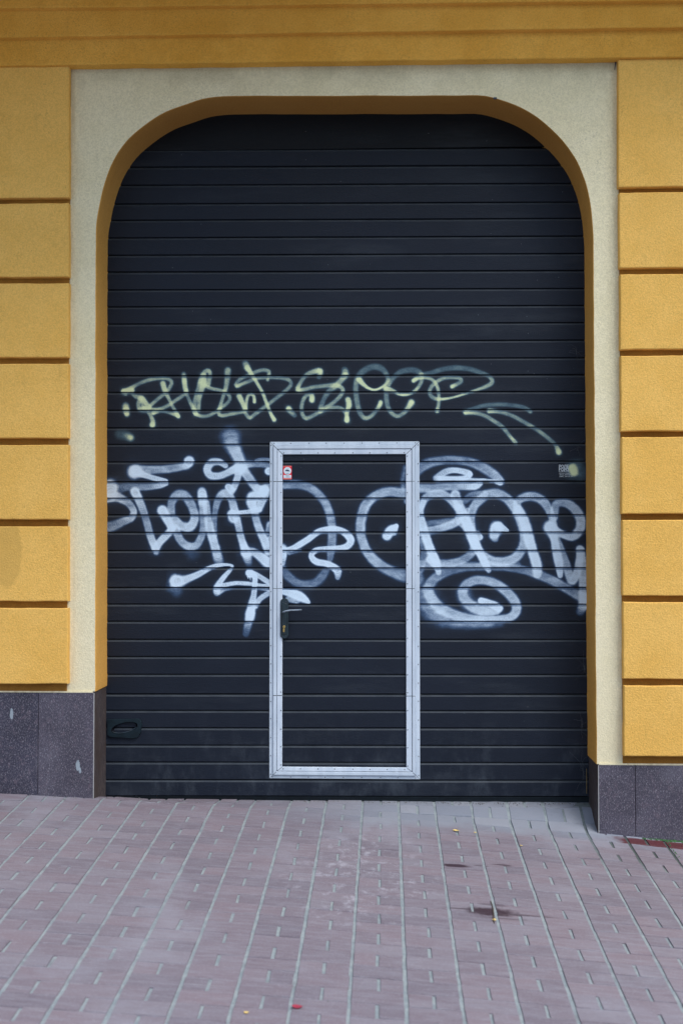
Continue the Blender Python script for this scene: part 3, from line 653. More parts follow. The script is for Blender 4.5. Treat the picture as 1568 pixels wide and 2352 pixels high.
S(7, [(880,240,8,1),(880,252,5,1)], soft=.2); S(7, [(899,240,7,1),(899,268,4,1)], soft=.2)
S(7, [(1180,370,26,.75),(1250,385,34,.85),(1320,405,44,.9),(1380,440,34,.9),(1420,468,16,.8)], 36)
S(7, [(1240,440,26,.6),(1320,455,26,.6)])

def coverage(px, py, bevel=None):
    cw = np.zeros(len(px)); cy = np.zeros(len(px))
    for yel, L, soft in ST:
        rm = L[:, 2].max() * (1 + soft) + 2
        idx = np.nonzero((px > L[:, 0].min() - rm) & (px < L[:, 0].max() + rm) & (py > L[:, 1].min() - rm) & (py < L[:, 1].max() + rm))[0]
        if not len(idx): continue
        X = px[idx]; Yy = py[idx]; best = np.zeros(len(idx))
        for a, b in zip(L[:-1], L[1:]):
            d = b[:2] - a[:2]; q = max(1e-9, d @ d)
            t = np.clip(((X - a[0]) * d[0] + (Yy - a[1]) * d[1]) / q, 0, 1)
            ds = np.hypot(X - a[0] - t * d[0], Yy - a[1] - t * d[1]); r = a[2] + (b[2] - a[2]) * t; o = a[3] + (b[3] - a[3]) * t
            s_ = np.clip((ds - r * (1 - soft)) / (2 * r * soft), 0, 1); c_ = np.clip(o, 0, 1) * (1 - s_ * s_ * (3 - 2 * s_))
            halo = .13 * o * np.exp(-(ds / (r * 1.5 + 1)) ** 2)
            rim = 1 + .16 * np.exp(-((ds / np.maximum(r, .1) - .72) / .16) ** 2) - .07 * np.exp(-((ds / np.maximum(r, .1) - .3) / .25) ** 2)
            best = np.maximum(best, np.maximum(np.clip(c_ * (rim if not yel else 1), 0, 1), halo))
        (cy if yel else cw)[idx] = 1 - (1 - (cy if yel else cw)[idx]) * (1 - best)
    tot = 1 - (1 - cw) * (1 - cy)
    return tot, np.where(tot > 1e-4, cy / np.maximum(cy + cw, 1e-6), 0)

# ------------------------------------------------------------------ garage door
YD = .30
door = empty('garage_door', (P(796, 1838, YD).x, YD, 0), 'dark ribbed sectional garage door covered in white graffiti inside the pale arch', 'garage door')
RIB = [341, 381, 423, 466, 503.5, 544, 584, 622.5, 664, 703, 742.5, 782.5, 823, 861.5, 900, 941, 981.5, 1019.5, 1060, 1105.5, 1143.5, 1182, 1222, 1264, 1304, 1349, 1387.5, 1427, 1468.5, 1508, 1549, 1594, 1632, 1672, 1712, 1751, 1791.5, 1829]
SEAM = {341, 381, 622.5, 861.5, 1105.5, 1349, 1594}
SX0, SX1 = P(236, 1000, YD).x - .02, P(1356, 1000, YD).x + .02
def ribz(y, x):
    """height of a rib joint at world x"""
    s = np.interp(y, [379, 1793], [-.0047, .0016])
    a = P(240, y + s * (240 - 796), YD); b = P(1350, y + s * (1350 - 796), YD)
    return a.z + (b.z - a.z) * (x - a.x) / (b.x - a.x)
# wicket frame rectangle (outer) in metres
FL, FR = P(619.3, 1400, YD).x, P(963.3, 1400, YD).x; FT = P(790, 1014.5, YD).z; FB = P(790, 1788.5, YD).z
LXI, LXR, LTP, LBT = P(635, 1400, YD).x, P(946, 1400, YD).x, P(790, 1031, YD).z, P(790, 1773, YD).z
GRID = .0048
def rib_rows(i):
    y0, y1 = RIB[i], RIB[i+1]; seam = y0 in SEAM
    h = (y1 - y0) / 360.; gap = .0052 if seam else .0032; lipw = .0115
    rows = [(0, .013, 1, 0), (gap * .9, .013, 1, 0), (gap, .0085, 0, 1), (gap + lipw, 0, 0, 1), (gap + lipw + .0015, 0, 0, 0)]
    n = max(2, int((h - gap - lipw) / GRID)) if 820 < y0 < 1500 else 3
    st_ = gap + lipw + .0015; en = h - .0045
    for k in range(1, n + 1): rows.append((st_ + (en - st_) * k / n, 0, 0, 0))
    rows.append((h - .0008, .006, .75, 0)); rows.append((h, .013, 1, 0))
    return [(t / h, y, s, l) for t, y, s, l in rows]
xs_f = np.linspace(SX0, SX1, int((SX1 - SX0) / GRID)); xs_c = np.array([SX0, LXI, LXR, SX1])
def xgrid(y): 
    if 820 < y < 1500:
        g_ = xs_f.copy()
        for v in (LXI, LXR): g_[np.argmin(abs(g_ - v))] = v
        return g_
    return xs_c
panels = {}; leaf = []
cur = None
for i in range(len(RIB) - 1):
    if RIB[i] in SEAM: cur = i
    panels.setdefault(cur, []).append(i)
leafV, leafF, leafA = [], [], [[], [], [], []]
def addgrid(store, XX, ZZ, YY, SM, LP, keep):
    V, Fq, A = store; r, c = XX.shape; base = sum(len(v) for v in V)
    tot, yl = None, None
    V.append(np.stack([XX.ravel(), YY.ravel(), ZZ.ravel()], 1))
    px, py = proj(XX.ravel(), YY.ravel(), ZZ.ravel()); t_, y_ = coverage(px, py)
    ff = .62 + .38 * (1 - LP.ravel()); t_ = t_ * ff * (1 - SM.ravel() * .75)
    A[0].append(t_); A[1].append(y_); A[2].append(SM.ravel()); A[3].append(LP.ravel())
    jj, ii = np.meshgrid(np.arange(r-1), np.arange(c-1), indexing='ij'); m_ = keep
    a_ = (jj * c + ii)[m_]; Fq.append(np.stack([a_, a_ + c, a_ + c + 1, a_ + 1], 1) + base)
leafS = ([], [], [[], [], [], []])
def finish(name, store, mat, parent):
    V, Fq, A = store; V = np.concatenate(V); Fq = np.concatenate(Fq)
    used = np.unique(Fq); rem = -np.ones(len(V), int); rem[used] = np.arange(len(used))
    A = [np.concatenate(a)[used] for a in A]
    return mk(name, V[used], rem[Fq].tolist(), mat, parent, attrs={'paint': A[0], 'yellow': A[1], 'seam': A[2], 'lip': A[3]})
for key, ribs in panels.items():
    store = ([], [], [[], [], [], []])
    for i in ribs:
        rows = rib_rows(i); gx = xgrid(RIB[i])
        z0_ = ribz(RIB[i], gx); z1_ = ribz(RIB[i+1], gx)
        T = np.array([r[0] for r in rows])[:, None]
        ZZ = z0_[None] * (1 - T) + z1_[None] * T; XX = np.repeat(gx[None], len(rows), 0)
        sag = np.sin(gx * 3.1 + i) * .0006
        ZZ = ZZ + sag[None]
        YY = YD + np.array([r[1] for r in rows])[:, None] + 0 * XX
        SM = np.array([r[2] for r in rows], float)[:, None] + 0 * XX; LP = np.array([r[3] for r in rows], float)[:, None] + 0 * XX
        zc = (ZZ[:-1, :-1] + ZZ[1:, 1:]) / 2; xc = (XX[:-1, :-1] + XX[1:, 1:]) / 2
        ins = (xc > LXI) & (xc < LXR) & (zc < LTP) & (zc > LBT)
        addgrid(store, XX, ZZ, YY, SM, LP, ~ins)
        if ins.any(): addgrid(leafS, XX, ZZ, YY, SM, LP, ins)
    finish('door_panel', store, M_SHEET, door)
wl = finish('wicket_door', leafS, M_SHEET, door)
mb = MB(); mb.box((SX0 - .1, YD + .05, -.5), (SX1 + .1, YD + .07, 4.9)); mb.build('light_stop_sheet', M_DARK, door)  # unseen sheet added to stop light leaking in from behind the door
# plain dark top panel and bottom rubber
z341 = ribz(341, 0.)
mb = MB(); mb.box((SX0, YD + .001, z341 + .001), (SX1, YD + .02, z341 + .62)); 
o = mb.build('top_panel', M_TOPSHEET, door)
zb0 = ribz(1829, np.array([SX0, SX1]))
mb = MB(); n = 40; vs = []; fs = []
for k in range(n + 1):
    x = lerp(SX0, SX1, k / n); zz = lerp(zb0[0], zb0[1], k / n) - .0005; e = rng.normal(0, .002)
    vs += [(x, YD - .004, zz), (x, YD - .002, zz - .006), (x, YD + .006, zz - .020), (x, YD + .010, zz - .035 + e)]
for k in range(n):
    for r_ in range(3): a_ = k * 4 + r_; fs.append((a_, a_ + 1, a_ + 5, a_ + 4))
mk('bottom_seal', vs, fs, M_RUBBER, door)

# wicket frame --------------------------------------------------------------
def ring_frame(name, rects, mat, parent):
    """mitred mouldings: rects = list of (x0,x1,zb,zt,y) profile rings from outside to inside"""
    vs, fs = [], []
    for (x0, x1, zb, zt, y) in rects: vs += [(x0, y, zb), (x1, y, zb), (x1, y, zt), (x0, y, zt)]
    for r_ in range(len(rects) - 1):
        for k in range(4): a_ = r_ * 4; fs.append((a_ + k, a_ + (k+1) % 4, a_ + 4 + (k+1) % 4, a_ + 4 + k))
    return mk(name, vs, fs, mat, parent)
px2m = 1 / 360.
def rc(l, r, t, b, y):   # insets in picture units
    return (FL + l * px2m, FR - r * px2m, FB + b * px2m, FT - t * px2m, YD + y)
# outer flange
wf = ring_frame('wicket_frame', [rc(0,0,0,0,.004), rc(0,0,0,0,-.003), rc(.6,.6,.6,.6,-.004), rc(7.6,9.3,7.6,7.4,-.004), rc(7.9,9.6,7.9,7.7,-.001),
                                 rc(8.3,10.0,8.3,8.1,-.001), rc(8.6,10.3,8.6,8.4,-.014), rc(9.4,11.0,9.4,9.2,-.016), rc(16.2,16.6,16.0,15.6,-.016), rc(16.9,17.2,16.7,16.3,-.013), rc(16.9,17.2,16.7,16.3,.004)], M_ALU2, door)
lf = ring_frame('leaf_frame', [rc(17.9,18.2,17.7,17.3,.004), rc(17.9,18.2,17.7,17.3,-.010), rc(18.5,18.8,18.3,17.9,-.012), rc(28.6,30.3,28.4,25.8,-.011), rc(29.4,31.0,29.2,26.6,-.009), rc(29.4,31.0,29.2,26.6,.010)], M_ALU, wl)
gapf = ring_frame('frame_gap', [rc(16.7,17.0,16.5,16.1,-.001), rc(18.1,18.4,17.9,17.5,-.001)], M_DARK, wf)
# section breaks and mitre lines as dark slits
def slit(name, a, b, w, y, parent, mat=M_DARK):
    a = Vector(a); b = Vector(b); d = (b - a).normalized(); nn = Vector((-d.y, d.x)) * w / 2
    q = [a - nn, b - nn, b + nn, a + nn]
    mb = MB(); mb.add([(p.x, y, p.y) for p in q], [(0, 1, 2, 3)])
    return mb.build(name, mat, parent)
for yy in (1106, 1351.5, 1597.5):
    z = P(790, yy, YD).z; zo = ribz(yy, FL)
    slit('frame_joint', (FL + 8.8 * px2m, z), (FL + 16.8 * px2m, z), .0035 if yy != 1351.5 else .0025, YD - .0165, wf); slit('frame_joint', (FR - 16.8 * px2m, z), (FR - 11 * px2m, z), .0025, YD - .0165, wf)
    slit('leaf_frame_joint', (FL + 18 * px2m, z), (FL + 29.4 * px2m, z), .0035 if yy != 1351.5 else .0025, YD - .0126, wl); slit('leaf_frame_joint', (FR - 31 * px2m, z), (FR - 18 * px2m, z), .0025, YD - .0126, wl)
for sx, x_, d_ in ((1, FL, 0), (-1, FR, 1)):
    for zc_, sz in ((FT, -1), (FB, 1)):
        slit('frame_joint', (x_ + sx * .5 * px2m, zc_ + sz * .5 * px2m), (x_ + sx * 16.3 * px2m, zc_ + sz * 16 * px2m), .0022, YD - .0170, wf)
        slit('leaf_frame_joint', (x_ + sx * 18.4 * px2m, zc_ + sz * 18 * px2m), (x_ + sx * 29.6 * px2m, zc_ + sz * (28.6 if sz < 0 else 26) * px2m), .0022, YD - .0130, wl)
# screws: shared mesh
bm = bmesh.new(); bmesh.ops.create_cone(bm, cap_ends=True, segments=8, radius1=.0034, radius2=.0026, depth=.003)
bmesh.ops.rotate(bm, verts=bm.verts, matrix=Matrix.Rotation(R(90), 3, 'X')); sme = bpy.data.meshes.new('screw'); bm.to_mesh(sme); bm.free(); sme.materials.append(M_SCREW)
def screw(x, z, y, parent):
    o = bpy.data.objects.new('screw', sme); COL.objects.link(o); o.parent = parent; o.location = Vector((x, y, z)) - wloc(parent); return o
HW = FR - FL; HH = FT - FB
for k in range(9):
    x = FL + HW * (.025 + .95 * k / 8) + rng.normal(0, .003)
    screw(x, FT - 3.3 * px2m, YD - .005, wf); screw(x + rng.normal(0, .004), FB + 3.3 * px2m, YD - .005, wf)
for k in range(8):
    x = FL + 33 * px2m + (HW - 68 * px2m) * k / 7 + rng.normal(0, .002)
    screw(x, FT - 26 * px2m, YD - .0125, wl); screw(x, FB + 22.5 * px2m, YD - .0125, wl)
for k in range(19):
    z = FT - HH * (.012 + .976 * k / 18) + rng.normal(0, .003)
    screw(FL + 3.0 * px2m, z, YD - .005, wf); screw(FR - 3.2 * px2m, z + rng.normal(0, .004), YD - .005, wf)
for k in range(18):
    z = FT - 33 * px2m - (HH - 63 * px2m) * k / 17 + rng.normal(0, .003)
    screw(FL + 26.3 * px2m, z, YD - .0125, wl); screw(FR - 28 * px2m, z + rng.normal(0, .003), YD - .0125, wl)

# lock plate, lever, cylinder ------------------------------------------------
def rrect(cx, cz, w, h, r, n=8):
    o = []
    for sx, sz, a0 in ((1, -1, -90), (1, 1, 0), (-1, 1, 90), (-1, -1, 180)):
        for k in range(n + 1):
            a = R(a0 + 90 * k / n); o.append((cx + sx * (w/2 - r) + r * math.cos(a), cz + sz * (h/2 - r) + r * math.sin(a)))
    return o
def dome(mb, outline, ys, m=0):
    """stack of outlines: ys = [(inset scale towards centre, y)] front last"""
    cx = sum(p[0] for p in outline) / len(outline); cz = sum(p[1] for p in outline) / len(outline); n = len(outline); vs = []; fs = []
    hx = max(abs(p[0] - cx) for p in outline); hz = max(abs(p[1] - cz) for p in outline)
    for ins, y in ys:
        for x, z in outline: vs.append((cx + (x - cx) * (1 - ins / hx), y, cz + (z - cz) * (1 - ins / hz)))
    for r_ in range(len(ys) - 1):
        for k in range(n): fs.append((r_*n+k, r_*n+(k+1) % n, (r_+1)*n+(k+1) % n, (r_+1)*n+k))
    fs.append([(len(ys)-1)*n + k for k in range(n)]); mb.add(vs, fs, m)
pc = P(653.7, 1420, YD); hp = (1466.5 - 1374.5) * px2m; wp = 18.8 * px2m
mb = MB(); dome(mb, rrect(pc.x, pc.z, wp, hp, wp * .48), [(0, YD - .010), (0, YD - .018), (.0015, YD - .0205), (.003, YD - .021)])
dome(mb, rrect(pc.x + .0, pc.z - .002, wp * .68, hp * .80, wp * .33), [(0, YD - .020), (.001, YD - .024), (.003, YD - .026)])
lp_ = mb.build('lock_plate', M_GREEN, wl)
for px, py in ((650, 1383), (657.5, 1382), (648.5, 1461), (658, 1459.5)):
    p = P(px, py, YD); o = screw(p.x, p.z, YD - .022, wl)
def tube(path, radii, nseg=12, flat=1.0, mb=None, up=Vector((0, 0, 1))):
    mb = mb or MB(); vs = []; fs = []; n = len(path)
    for i, p in enumerate(path):
        t = (path[min(i+1, n-1)] - path[max(i-1, 0)]).normalized(); u = up.cross(t)
        u = u.normalized() if u.length > .05 else Vector((1, 0, 0)); w = t.cross(u).normalized()
        for k in range(nseg):
            a = 2 * math.pi * k / nseg; vs.append(p + u * math.cos(a) * radii[i] + w * math.sin(a) * radii[i] * flat)
    for i in range(n - 1):
        for k in range(nseg): fs.append((i*nseg+k, i*nseg+(k+1) % nseg, (i+1)*nseg+(k+1) % nseg, (i+1)*nseg+k))
    fs.append(list(range(nseg))); fs.append([(n-1)*nseg + k for k in range(nseg)][::-1]); mb.add(vs, fs); return mb
a = P(652.5, 1405.5, YD); e = P(692.5, 1401.2, YD - .07)
path = [Vector((a.x, YD - .020, a.z)), Vector((a.x, YD - .045, a.z + .0)), Vector((a.x + .004, YD - .062, a.z + .004)), Vector((a.x + .018, YD - .070, a.z + .010)), Vector((a.x + .045, YD - .070, a.z + .0145)), Vector((a.x + .075, YD - .066, a.z + .0150)), Vector((e.x, YD - .060, e.z + .001))]
mb = tube(path, [.0105, .010, .0105, .0105, .010, .0095, .0105], 14, .50)
o = mb.build('lever_handle', M_LEVER, wl, True)
p = P(653.2, 1439, YD); q = P(652.6, 1447, YD)
mb = MB(); dome(mb, rrect(p.x, p.z, .0165, .0165, .0082, 5), [(0, YD - .024), (0, YD - .030), (.001, YD - .031)]); dome(mb, rrect(q.x, q.z, .0098, .024, .0048, 5), [(0, YD - .024), (0, YD - .0292), (.001, YD - .0300)])
mb.box((p.x - .004, YD - .0325, p.z - .0012), (p.x + .0045, YD - .031, p.z + .0012), 1)
mb.build('lock_cylinder', [M_BRASS, M_DARK], wl)

# red security sticker (sub-part of the wicket door)
def sticker():
    a = P(650.2, 1070, YD); b = P(670.3, 1101, YD); w = b.x - a.x; cx = (a.x + b.x) / 2; h = a.z - b.z
    y = YD - .0018; mb = MB()
    def quad(x0, x1, z0, z1, yy, m): mb.box((x0, yy, z0), (x1, yy + .0006, z1), m)
    quad(a.x, b.x - .001, b.z, a.z, y, 0); quad(a.x + .001, b.x - .002, a.z - .004, a.z - .001, y - .0008, 1); quad(a.x + .001, b.x - .002, b.z + .001, b.z + .0055, y - .0008, 1)
    r_ = w * .43; zc = a.z - h * .37
    mb.prism([(cx + r_ * math.cos(t), zc + r_ * math.sin(t)) for t in np.linspace(0, 2 * math.pi, 29)[:-1]], y - .001, y, 2)
    mb.prism(rrect(cx, b.z + h * .21, w * .86, h * .22, .003, 4), y - .001, y, 2)
    an = [(-.62,.02),(-.55,.22),(-.35,.30),(-.1,.34),(.15,.30),(.38,.18),(.62,-.12),(.66,-.22),(.40,-.04),(.30,-.06),(.24,-.42),(.17,-.42),(.16,-.10),(-.05,-.06),(-.22,-.02),(-.26,-.36),(-.33,-.36),(-.32,.0),(-.46,.0),(-.52,-.08)]
    bm = bmesh.new(); f = bm.faces.new([bm.verts.new((cx + u * r_, y - .0016, zc + .0 + v * r_)) for u, v in an]); bmesh.ops.triangulate(bm, faces=[f]); mb.bm(bm, 3)
    quad(cx - r_ * .42, cx + r_ * .42, zc - r_ * .80, zc - r_ * .62, y - .0014, 4)
    for k, (zz, ww) in enumerate(((.27, .50), (.235, .55), (.175, .30), (.15, .66))): quad(cx - w * ww / 2, cx + w * ww / 2, b.z + h * zz, b.z + h * (zz + .016), y - .0014, 4)
    for t in (120, 105, 85, 65, 45): quad(cx + r_ * .72 * math.cos(R(t)) - .0012, cx + r_ * .72 * math.cos(R(t)) + .0012, zc + r_ * .72 * math.sin(R(t)) - .0012, zc + r_ * .72 * math.sin(R(t)) + .0012, y - .0014, 4)
    o = mb.build('sticker', [M_RED, M_PINK, M_WHITE, M_INK, M_INKL], wl); o['label'] = 'small red sticker with an animal in a white circle'
sticker()

# black printed notice near the right jamb, half lost under yellow spray
a = P(1282, 1064, YD); b = P(1321, 1097.5, YD)
n1, n2 = 40, 34; gx = np.linspace(a.x - .004, b.x, n1); gz = np.linspace(b.z, a.z + .002, n2)
XX, ZZ = np.meshgrid(gx, gz); YY = XX * 0 + YD - .0012
px, py = proj(XX.ravel(), YY.ravel(), ZZ.ravel()); t_, y_ = coverage(px, py)
V = np.stack([XX.ravel(), YY.ravel(), ZZ.ravel()], 1); Fq = [(j*n1+i, j*n1+i+1, (j+1)*n1+i+1, (j+1)*n1+i) for j in range(n2-1) for i in range(n1-1)]
notice = mk('notice', V, Fq, M_SHEET, door, attrs={'paint': t_, 'yellow': y_, 'seam': t_ * 0 + .0, 'lip': t_ * 0})
notice['label'] = 'black printed notice partly covered by a yellow paint dot'
def text(s_, px, py, hpx, wpx, parent, mat, bold=.0):
    cu = bpy.data.curves.new('lettering', 'FONT'); cu.body = s_; cu.size = 1; cu.offset = bold; cu.fill_mode = 'BOTH'
    to = bpy.data.objects.new('lettering', cu); COL.objects.link(to); bpy.context.view_layer.update()
    dg = bpy.context.evaluated_depsgraph_get(); me = bpy.data.meshes.new_from_object(to.evaluated_get(dg)); bpy.data.objects.remove(to); bpy.data.curves.remove(cu)
    n = len(me.vertices)
    if not n: return
    co = np.empty(n * 3); me.vertices.foreach_get('co', co); co = co.reshape(-1, 3)
    p = P(px, py, YD - .003); w = wpx * px2m / (co[:, 0].max() - co[:, 0].min()); h = hpx * px2m / (co[:, 1].max() - co[:, 1].min())
    V = np.stack([p.x + (co[:, 0] - co[:, 0].min()) * w, co[:, 0] * 0 + YD - .0028, p.z + (co[:, 1] - co[:, 1].max()) * h], 1)
    fs = [list(q.vertices) for q in me.polygons]; bpy.data.meshes.remove(me)
    return mk('lettering', V, fs, mat, parent)
text('РОЛЕ', 1282.5, 1067.5, 7.6, 22, notice, M_GREY, .02); text('ВОРО', 1282.5, 1074.6, 7.6, 22, notice, M_GREY, .02)
text('монтаж, р', 1282.5, 1081.8, 3.0, 23, notice, M_GREY, .0); text('обслуговув', 1282.5, 1085.4, 3.2, 24, notice, M_GREY, .0)
text('(066) 243-65-', 1284, 1089.4, 3.0, 26, notice, M_GREY, .0); text('(068) 289-54-57', 1284, 1093.2, 3.0, 30, notice, M_GREY, .0)

# recessed pull grip low on the left
o0 = [P(x, y, YD) for x, y in ((248, 1652), (320, 1650.5), (325.5, 1656), (326.8, 1664), (324, 1684), (318, 1693), (306, 1695.5), (256, 1692), (248, 1688))]
def dense(poly, n):
    L = [Vector((p.x, p.z)) for p in poly]; L.append(L[0]); d = [0]
    for a_, b_ in zip(L, L[1:]): d.append(d[-1] + (b_ - a_).length)
    out = []
    for k in range(n):
        s_ = d[-1] * k / n; i = max(j for j in range(len(d)) if d[j] <= s_ + 1e-9); i = min(i, len(L) - 2)
        out.append(L[i] + (L[i+1] - L[i]) * ((s_ - d[i]) / (d[i+1] - d[i])))
    return out
NN = 64; outer = dense(o0, NN); cc = P(287.5, 1670.5, YD); rx, rz, ang = 30 * px2m, 11.5 * px2m, R(13)
ell = []
for p in outer:
    t = math.atan2((p.y - cc.z), (p.x - cc.x)); u = math.cos(t - ang) / rx; w = math.sin(t - ang) / rz; k = 1 / math.hypot(u, w); ell.append(Vector((math.cos(t) * k, math.sin(t) * k)))
vs = []
for s_, y in ((0, .004), (0, -.012), (.002, -.016)):
    for p in outer: d = (Vector((cc.x, cc.z)) - p).normalized() * s_; vs.append((p.x + d.x, YD + y, p.y + d.y))
for s_, y in ((1.04, -.017), (1.0, -.015), (.93, -.002), (.75, .012), (.3, .018)):
    for p in ell: vs.append((cc.x + p.x * s_, YD + y, cc.z + p.y * s_ + (.004 * (1 - s_))))
fs = [(r_*NN+(k+1) % NN, r_*NN+k, (r_+1)*NN+k, (r_+1)*NN+(k+1) % NN) for r_ in range(7) for k in range(NN)]; fs.append([7*NN+k for k in range(NN)])
pg = mk('pull_grip', vs, fs, [M_GREEN2, M_DARK], door, False, matidx=[0] * (3 * NN) + [1] * (len(fs) - 3 * NN)); pg['label'] = 'dark teal plastic grip with a slanted oval recess'  # recess faces coloured black for the shade inside
# pale rim standing in for light on the lower lip of the recess
path = []
for k in range(13):
    t = R(190 + 150 * k / 12); u = Vector((rx * .97 * math.cos(t), rz * .95 * math.sin(t))); path.append(Vector((cc.x + u.x * math.cos(ang) - u.y * math.sin(ang), YD - .0165, cc.z + u.x * math.sin(ang) + u.y * math.cos(ang))))
mb = tube(path, [.0012 + .0022 * math.sin(math.pi * k / 12) for k in range(13)], 8)
mb.build('grip_light_rim', simple('grip_lip_lit', (.022, .038, .055), .45), pg, True)

# right-hand guide sliver: a thin strip of worn yellow foam beside the lowest panels
a = P(1345, 1765, YD); b = P(1345.5, 1822, YD)
mb = MB(); mb.box((a.x - .0005, YD - .014, b.z), (a.x + .002, YD - .004, a.z), 0, .001); mb.build('foam_strip', simple('foam', (.22, .15, .06), .9), door)

# ------------------------------------------------------------------ small things
def leaf_obj(px, py, size, mat, label, rot=0.0, name='fallen_leaf', group=None, curl=.35, y=None):
    q = G(px, py) if y is None else P(px, py, y)
    n = 7; vs = []; fs = []
    for i in range(n + 1):
        t = i / n; w = size * .36 * math.sin(math.pi * min(1, t * 1.02) ** .8) + .0004
        for s_ in (-1, 0, 1):
            lx, ly, lz = (t - .5) * size, s_ * w, (abs(s_) * w * curl + .12 * size * (2 * t - 1) ** 2)
            X = q.x + lx * math.cos(rot) - ly * math.sin(rot); Yy = q.y + lx * math.sin(rot) + ly * math.cos(rot)
            vs.append((X, Yy, zg(X, Yy) + .006 + lz))
    for i in range(n):
        for s_ in range(2): a_ = i * 3 + s_; fs.append((a_, a_ + 1, a_ + 4, a_ + 3))
    o = mk(name, vs, fs, mat, None, True); setp(o, label, 'leaf', group); return o
GL = 'fallen leaves on the pavement'
leaf_obj(360.5, 1833, .034, M_LEAFO, 'small orange leaf lying against the foot of the dark garage door', 1.2, group=GL, curl=1.2)
leaf_obj(1047, 1911, .040, M_LEAFY, 'curled yellow leaf on a paver joint before the right half of the door', .2, group=GL)
leaf_obj(1091, 1915, .022, M_LEAFY, 'tiny yellow leaf fragment right of the curled yellow leaf', .5, group=GL)
leaf_obj(1196, 1945, .020, M_LEAFY, 'tiny yellow leaf fragment nearest to the right plinth', 2, group=GL)
leaf_obj(566, 2330 - 0, .022, M_LEAFY, 'pale yellow leaf fragment at the bottom left of centre', .4, group=GL)
leaf_obj(683, 2317, .045, M_PETAL, 'small dark red petal on the pavers at the bottom of the view', .15, group=GL, curl=.2)
# twig with a pale tip lying in the oily stain
a, b = G(1126, 2072), G(1136, 2125)
path = [Vector((lerp(a.x, b.x, t) + .004 * math.sin(t * 5), lerp(a.y, b.y, t), zg(lerp(a.x, b.x, t), lerp(a.y, b.y, t)) + .005)) for t in np.linspace(0, 1, 9)]
tw = tube(path, [.002, .003, .0035, .004, .0035, .0035, .004, .004, .002], 8).build('twig', M_TWIG, None, True); setp(tw, 'short brown twig lying along a joint in the dark oily stain', 'twig')
leaf_obj(1134.5, 2116, .026, M_LEAFY, 'pale yellow leaf scrap at the near end of the twig', 1.3, group=GL)

# moss along the foot of the right plinth
vs, fs = [], []
def tuft(x, y, s_):
    n = len(vs); zc = zg(x, y) + .008
    for k in range(7):
        a_ = 2 * math.pi * k / 7; r_ = s_ * rng.uniform(.6, 1.1); vs.append((x + r_ * math.cos(a_), y + r_ * math.sin(a_), zc - .004))
    vs.append((x, y, zc + s_ * rng.uniform(.3, .8)))
    for k in range(7): fs.append((n + k, n + (k+1) % 7, n + 7))
for k in range(420):
    x = rng.uniform(1.56, 2.4); tuft(x, -.012 - abs(rng.normal(0, .010)), rng.uniform(.006, .013) * (.5 + .5 * min(1, (x - 1.6) / .2)))
for k in range(70):      # and running down two joints
    j = rng.choice([1.6876 + .018, 1.9138]); x = j + rng.normal(0, .004); y = -abs(rng.normal(.0, .16)) - .01; tuft(x, y, rng.uniform(.003, .006))
o = mk('moss', vs, fs, M_MOSS); setp(o, 'green moss growing along the foot of the right granite plinth', 'moss', kind='stuff')

# grit and crumbs of dirt along the threshold and scattered over the pavers
vs, fs = [], []
M_GRIT = simple('grit', (.16, .15, .15), .9)
for k in range(520):
    if k < 330: x = rng.uniform(-1.68, 1.28); y = .285 - abs(rng.normal(0, .02)); s_ = rng.uniform(.0015, .0045)
    elif k < 400: x = rng.uniform(-2.6, -1.75); y = -.012 - abs(rng.normal(0, .02)); s_ = rng.uniform(.0015, .004)
    else: x = rng.uniform(-2, 2); y = rng.uniform(-2.6, .0); s_ = rng.uniform(.0012, .0032)
    n = len(vs); z = zg(x, y) + .004
    j_ = rng.uniform(.6, 1.3, 6)
    vs += [(x + s_*j_[0], y, z), (x, y + s_*j_[1], z), (x - s_*j_[2], y, z), (x, y - s_*j_[3], z), (x, y, z + s_*j_[4]), (x, y, z - s_)]
    for a_, b_ in ((0,1),(1,2),(2,3),(3,0)): fs += [(n+a_, n+b_, n+4), (n+b_, n+a_, n+5)]
o = mk('grit', vs, fs, M_GRIT); setp(o, 'dark grit and crumbs gathered along the foot of the door', 'grit', kind='stuff')
# crack in the top right corner of the surround, shaped as a dark tube, and one clip on the arch edge
a = P(1412, 146, 0); path = [Vector((a.x + dx, -.004 - .010 * t, a.z + dz)) for t, (dx, dz) in enumerate([(0, .012), (-.001, -.005), (-.006, -.026), (-.011, -.052)])]
w = tube(path, [.003, .004, .003, .002], 6).build('crack_line', M_BLUEGREY, None, True); setp(w, 'short dark crack in the top right corner of the pale surround', 'crack')
a = P(1136, 226, 0); mb = MB(); dome(mb, rrect(a.x, a.z, .022, .010, .004, 3), [(0, .004), (0, -.006), (.001, -.008)])
w = mb.build('cable_clip', M_BLUEGREY, None); setp(w, 'tiny blue-grey clip on the edge of the arch, right of its top', 'clip')

# cobwebs at the right edge of the door: fine dusty threads
def web(px, py, n, spread, label):
    c0 = P(px, py, YD - .012); mb = MB()
    for k in range(n):
        p0 = c0 + Vector((rng.normal(0, spread * .25), 0, rng.normal(0, spread))); pth = [c0, p0]
        d = Vector((rng.normal(0, 1), rng.normal(0, .15), rng.normal(0, 1))).normalized() * .012
        for q in range(rng.integers(2, 5)): d = (d + Vector((rng.normal(0, .006), rng.normal(0, .001), rng.normal(0, .006)))); pth.append(pth[-1] + d)
        pth = [Vector((p.x, min(p.y, YD - .004), p.z)) for p in pth]
        tube(pth, [.0004] * len(pth), 4, mb=mb)
    o = mb.build('cobweb', M_WEB); setp(o, label, 'cobweb', 'cobwebs at the right edge of the door')
web(1322, 808, 9, .013, 'dusty cobweb on the door edge level above the yellowish graffiti')
web(1341, 1535, 16, .02, 'thick dusty cobweb on the right door edge below the white graffiti')
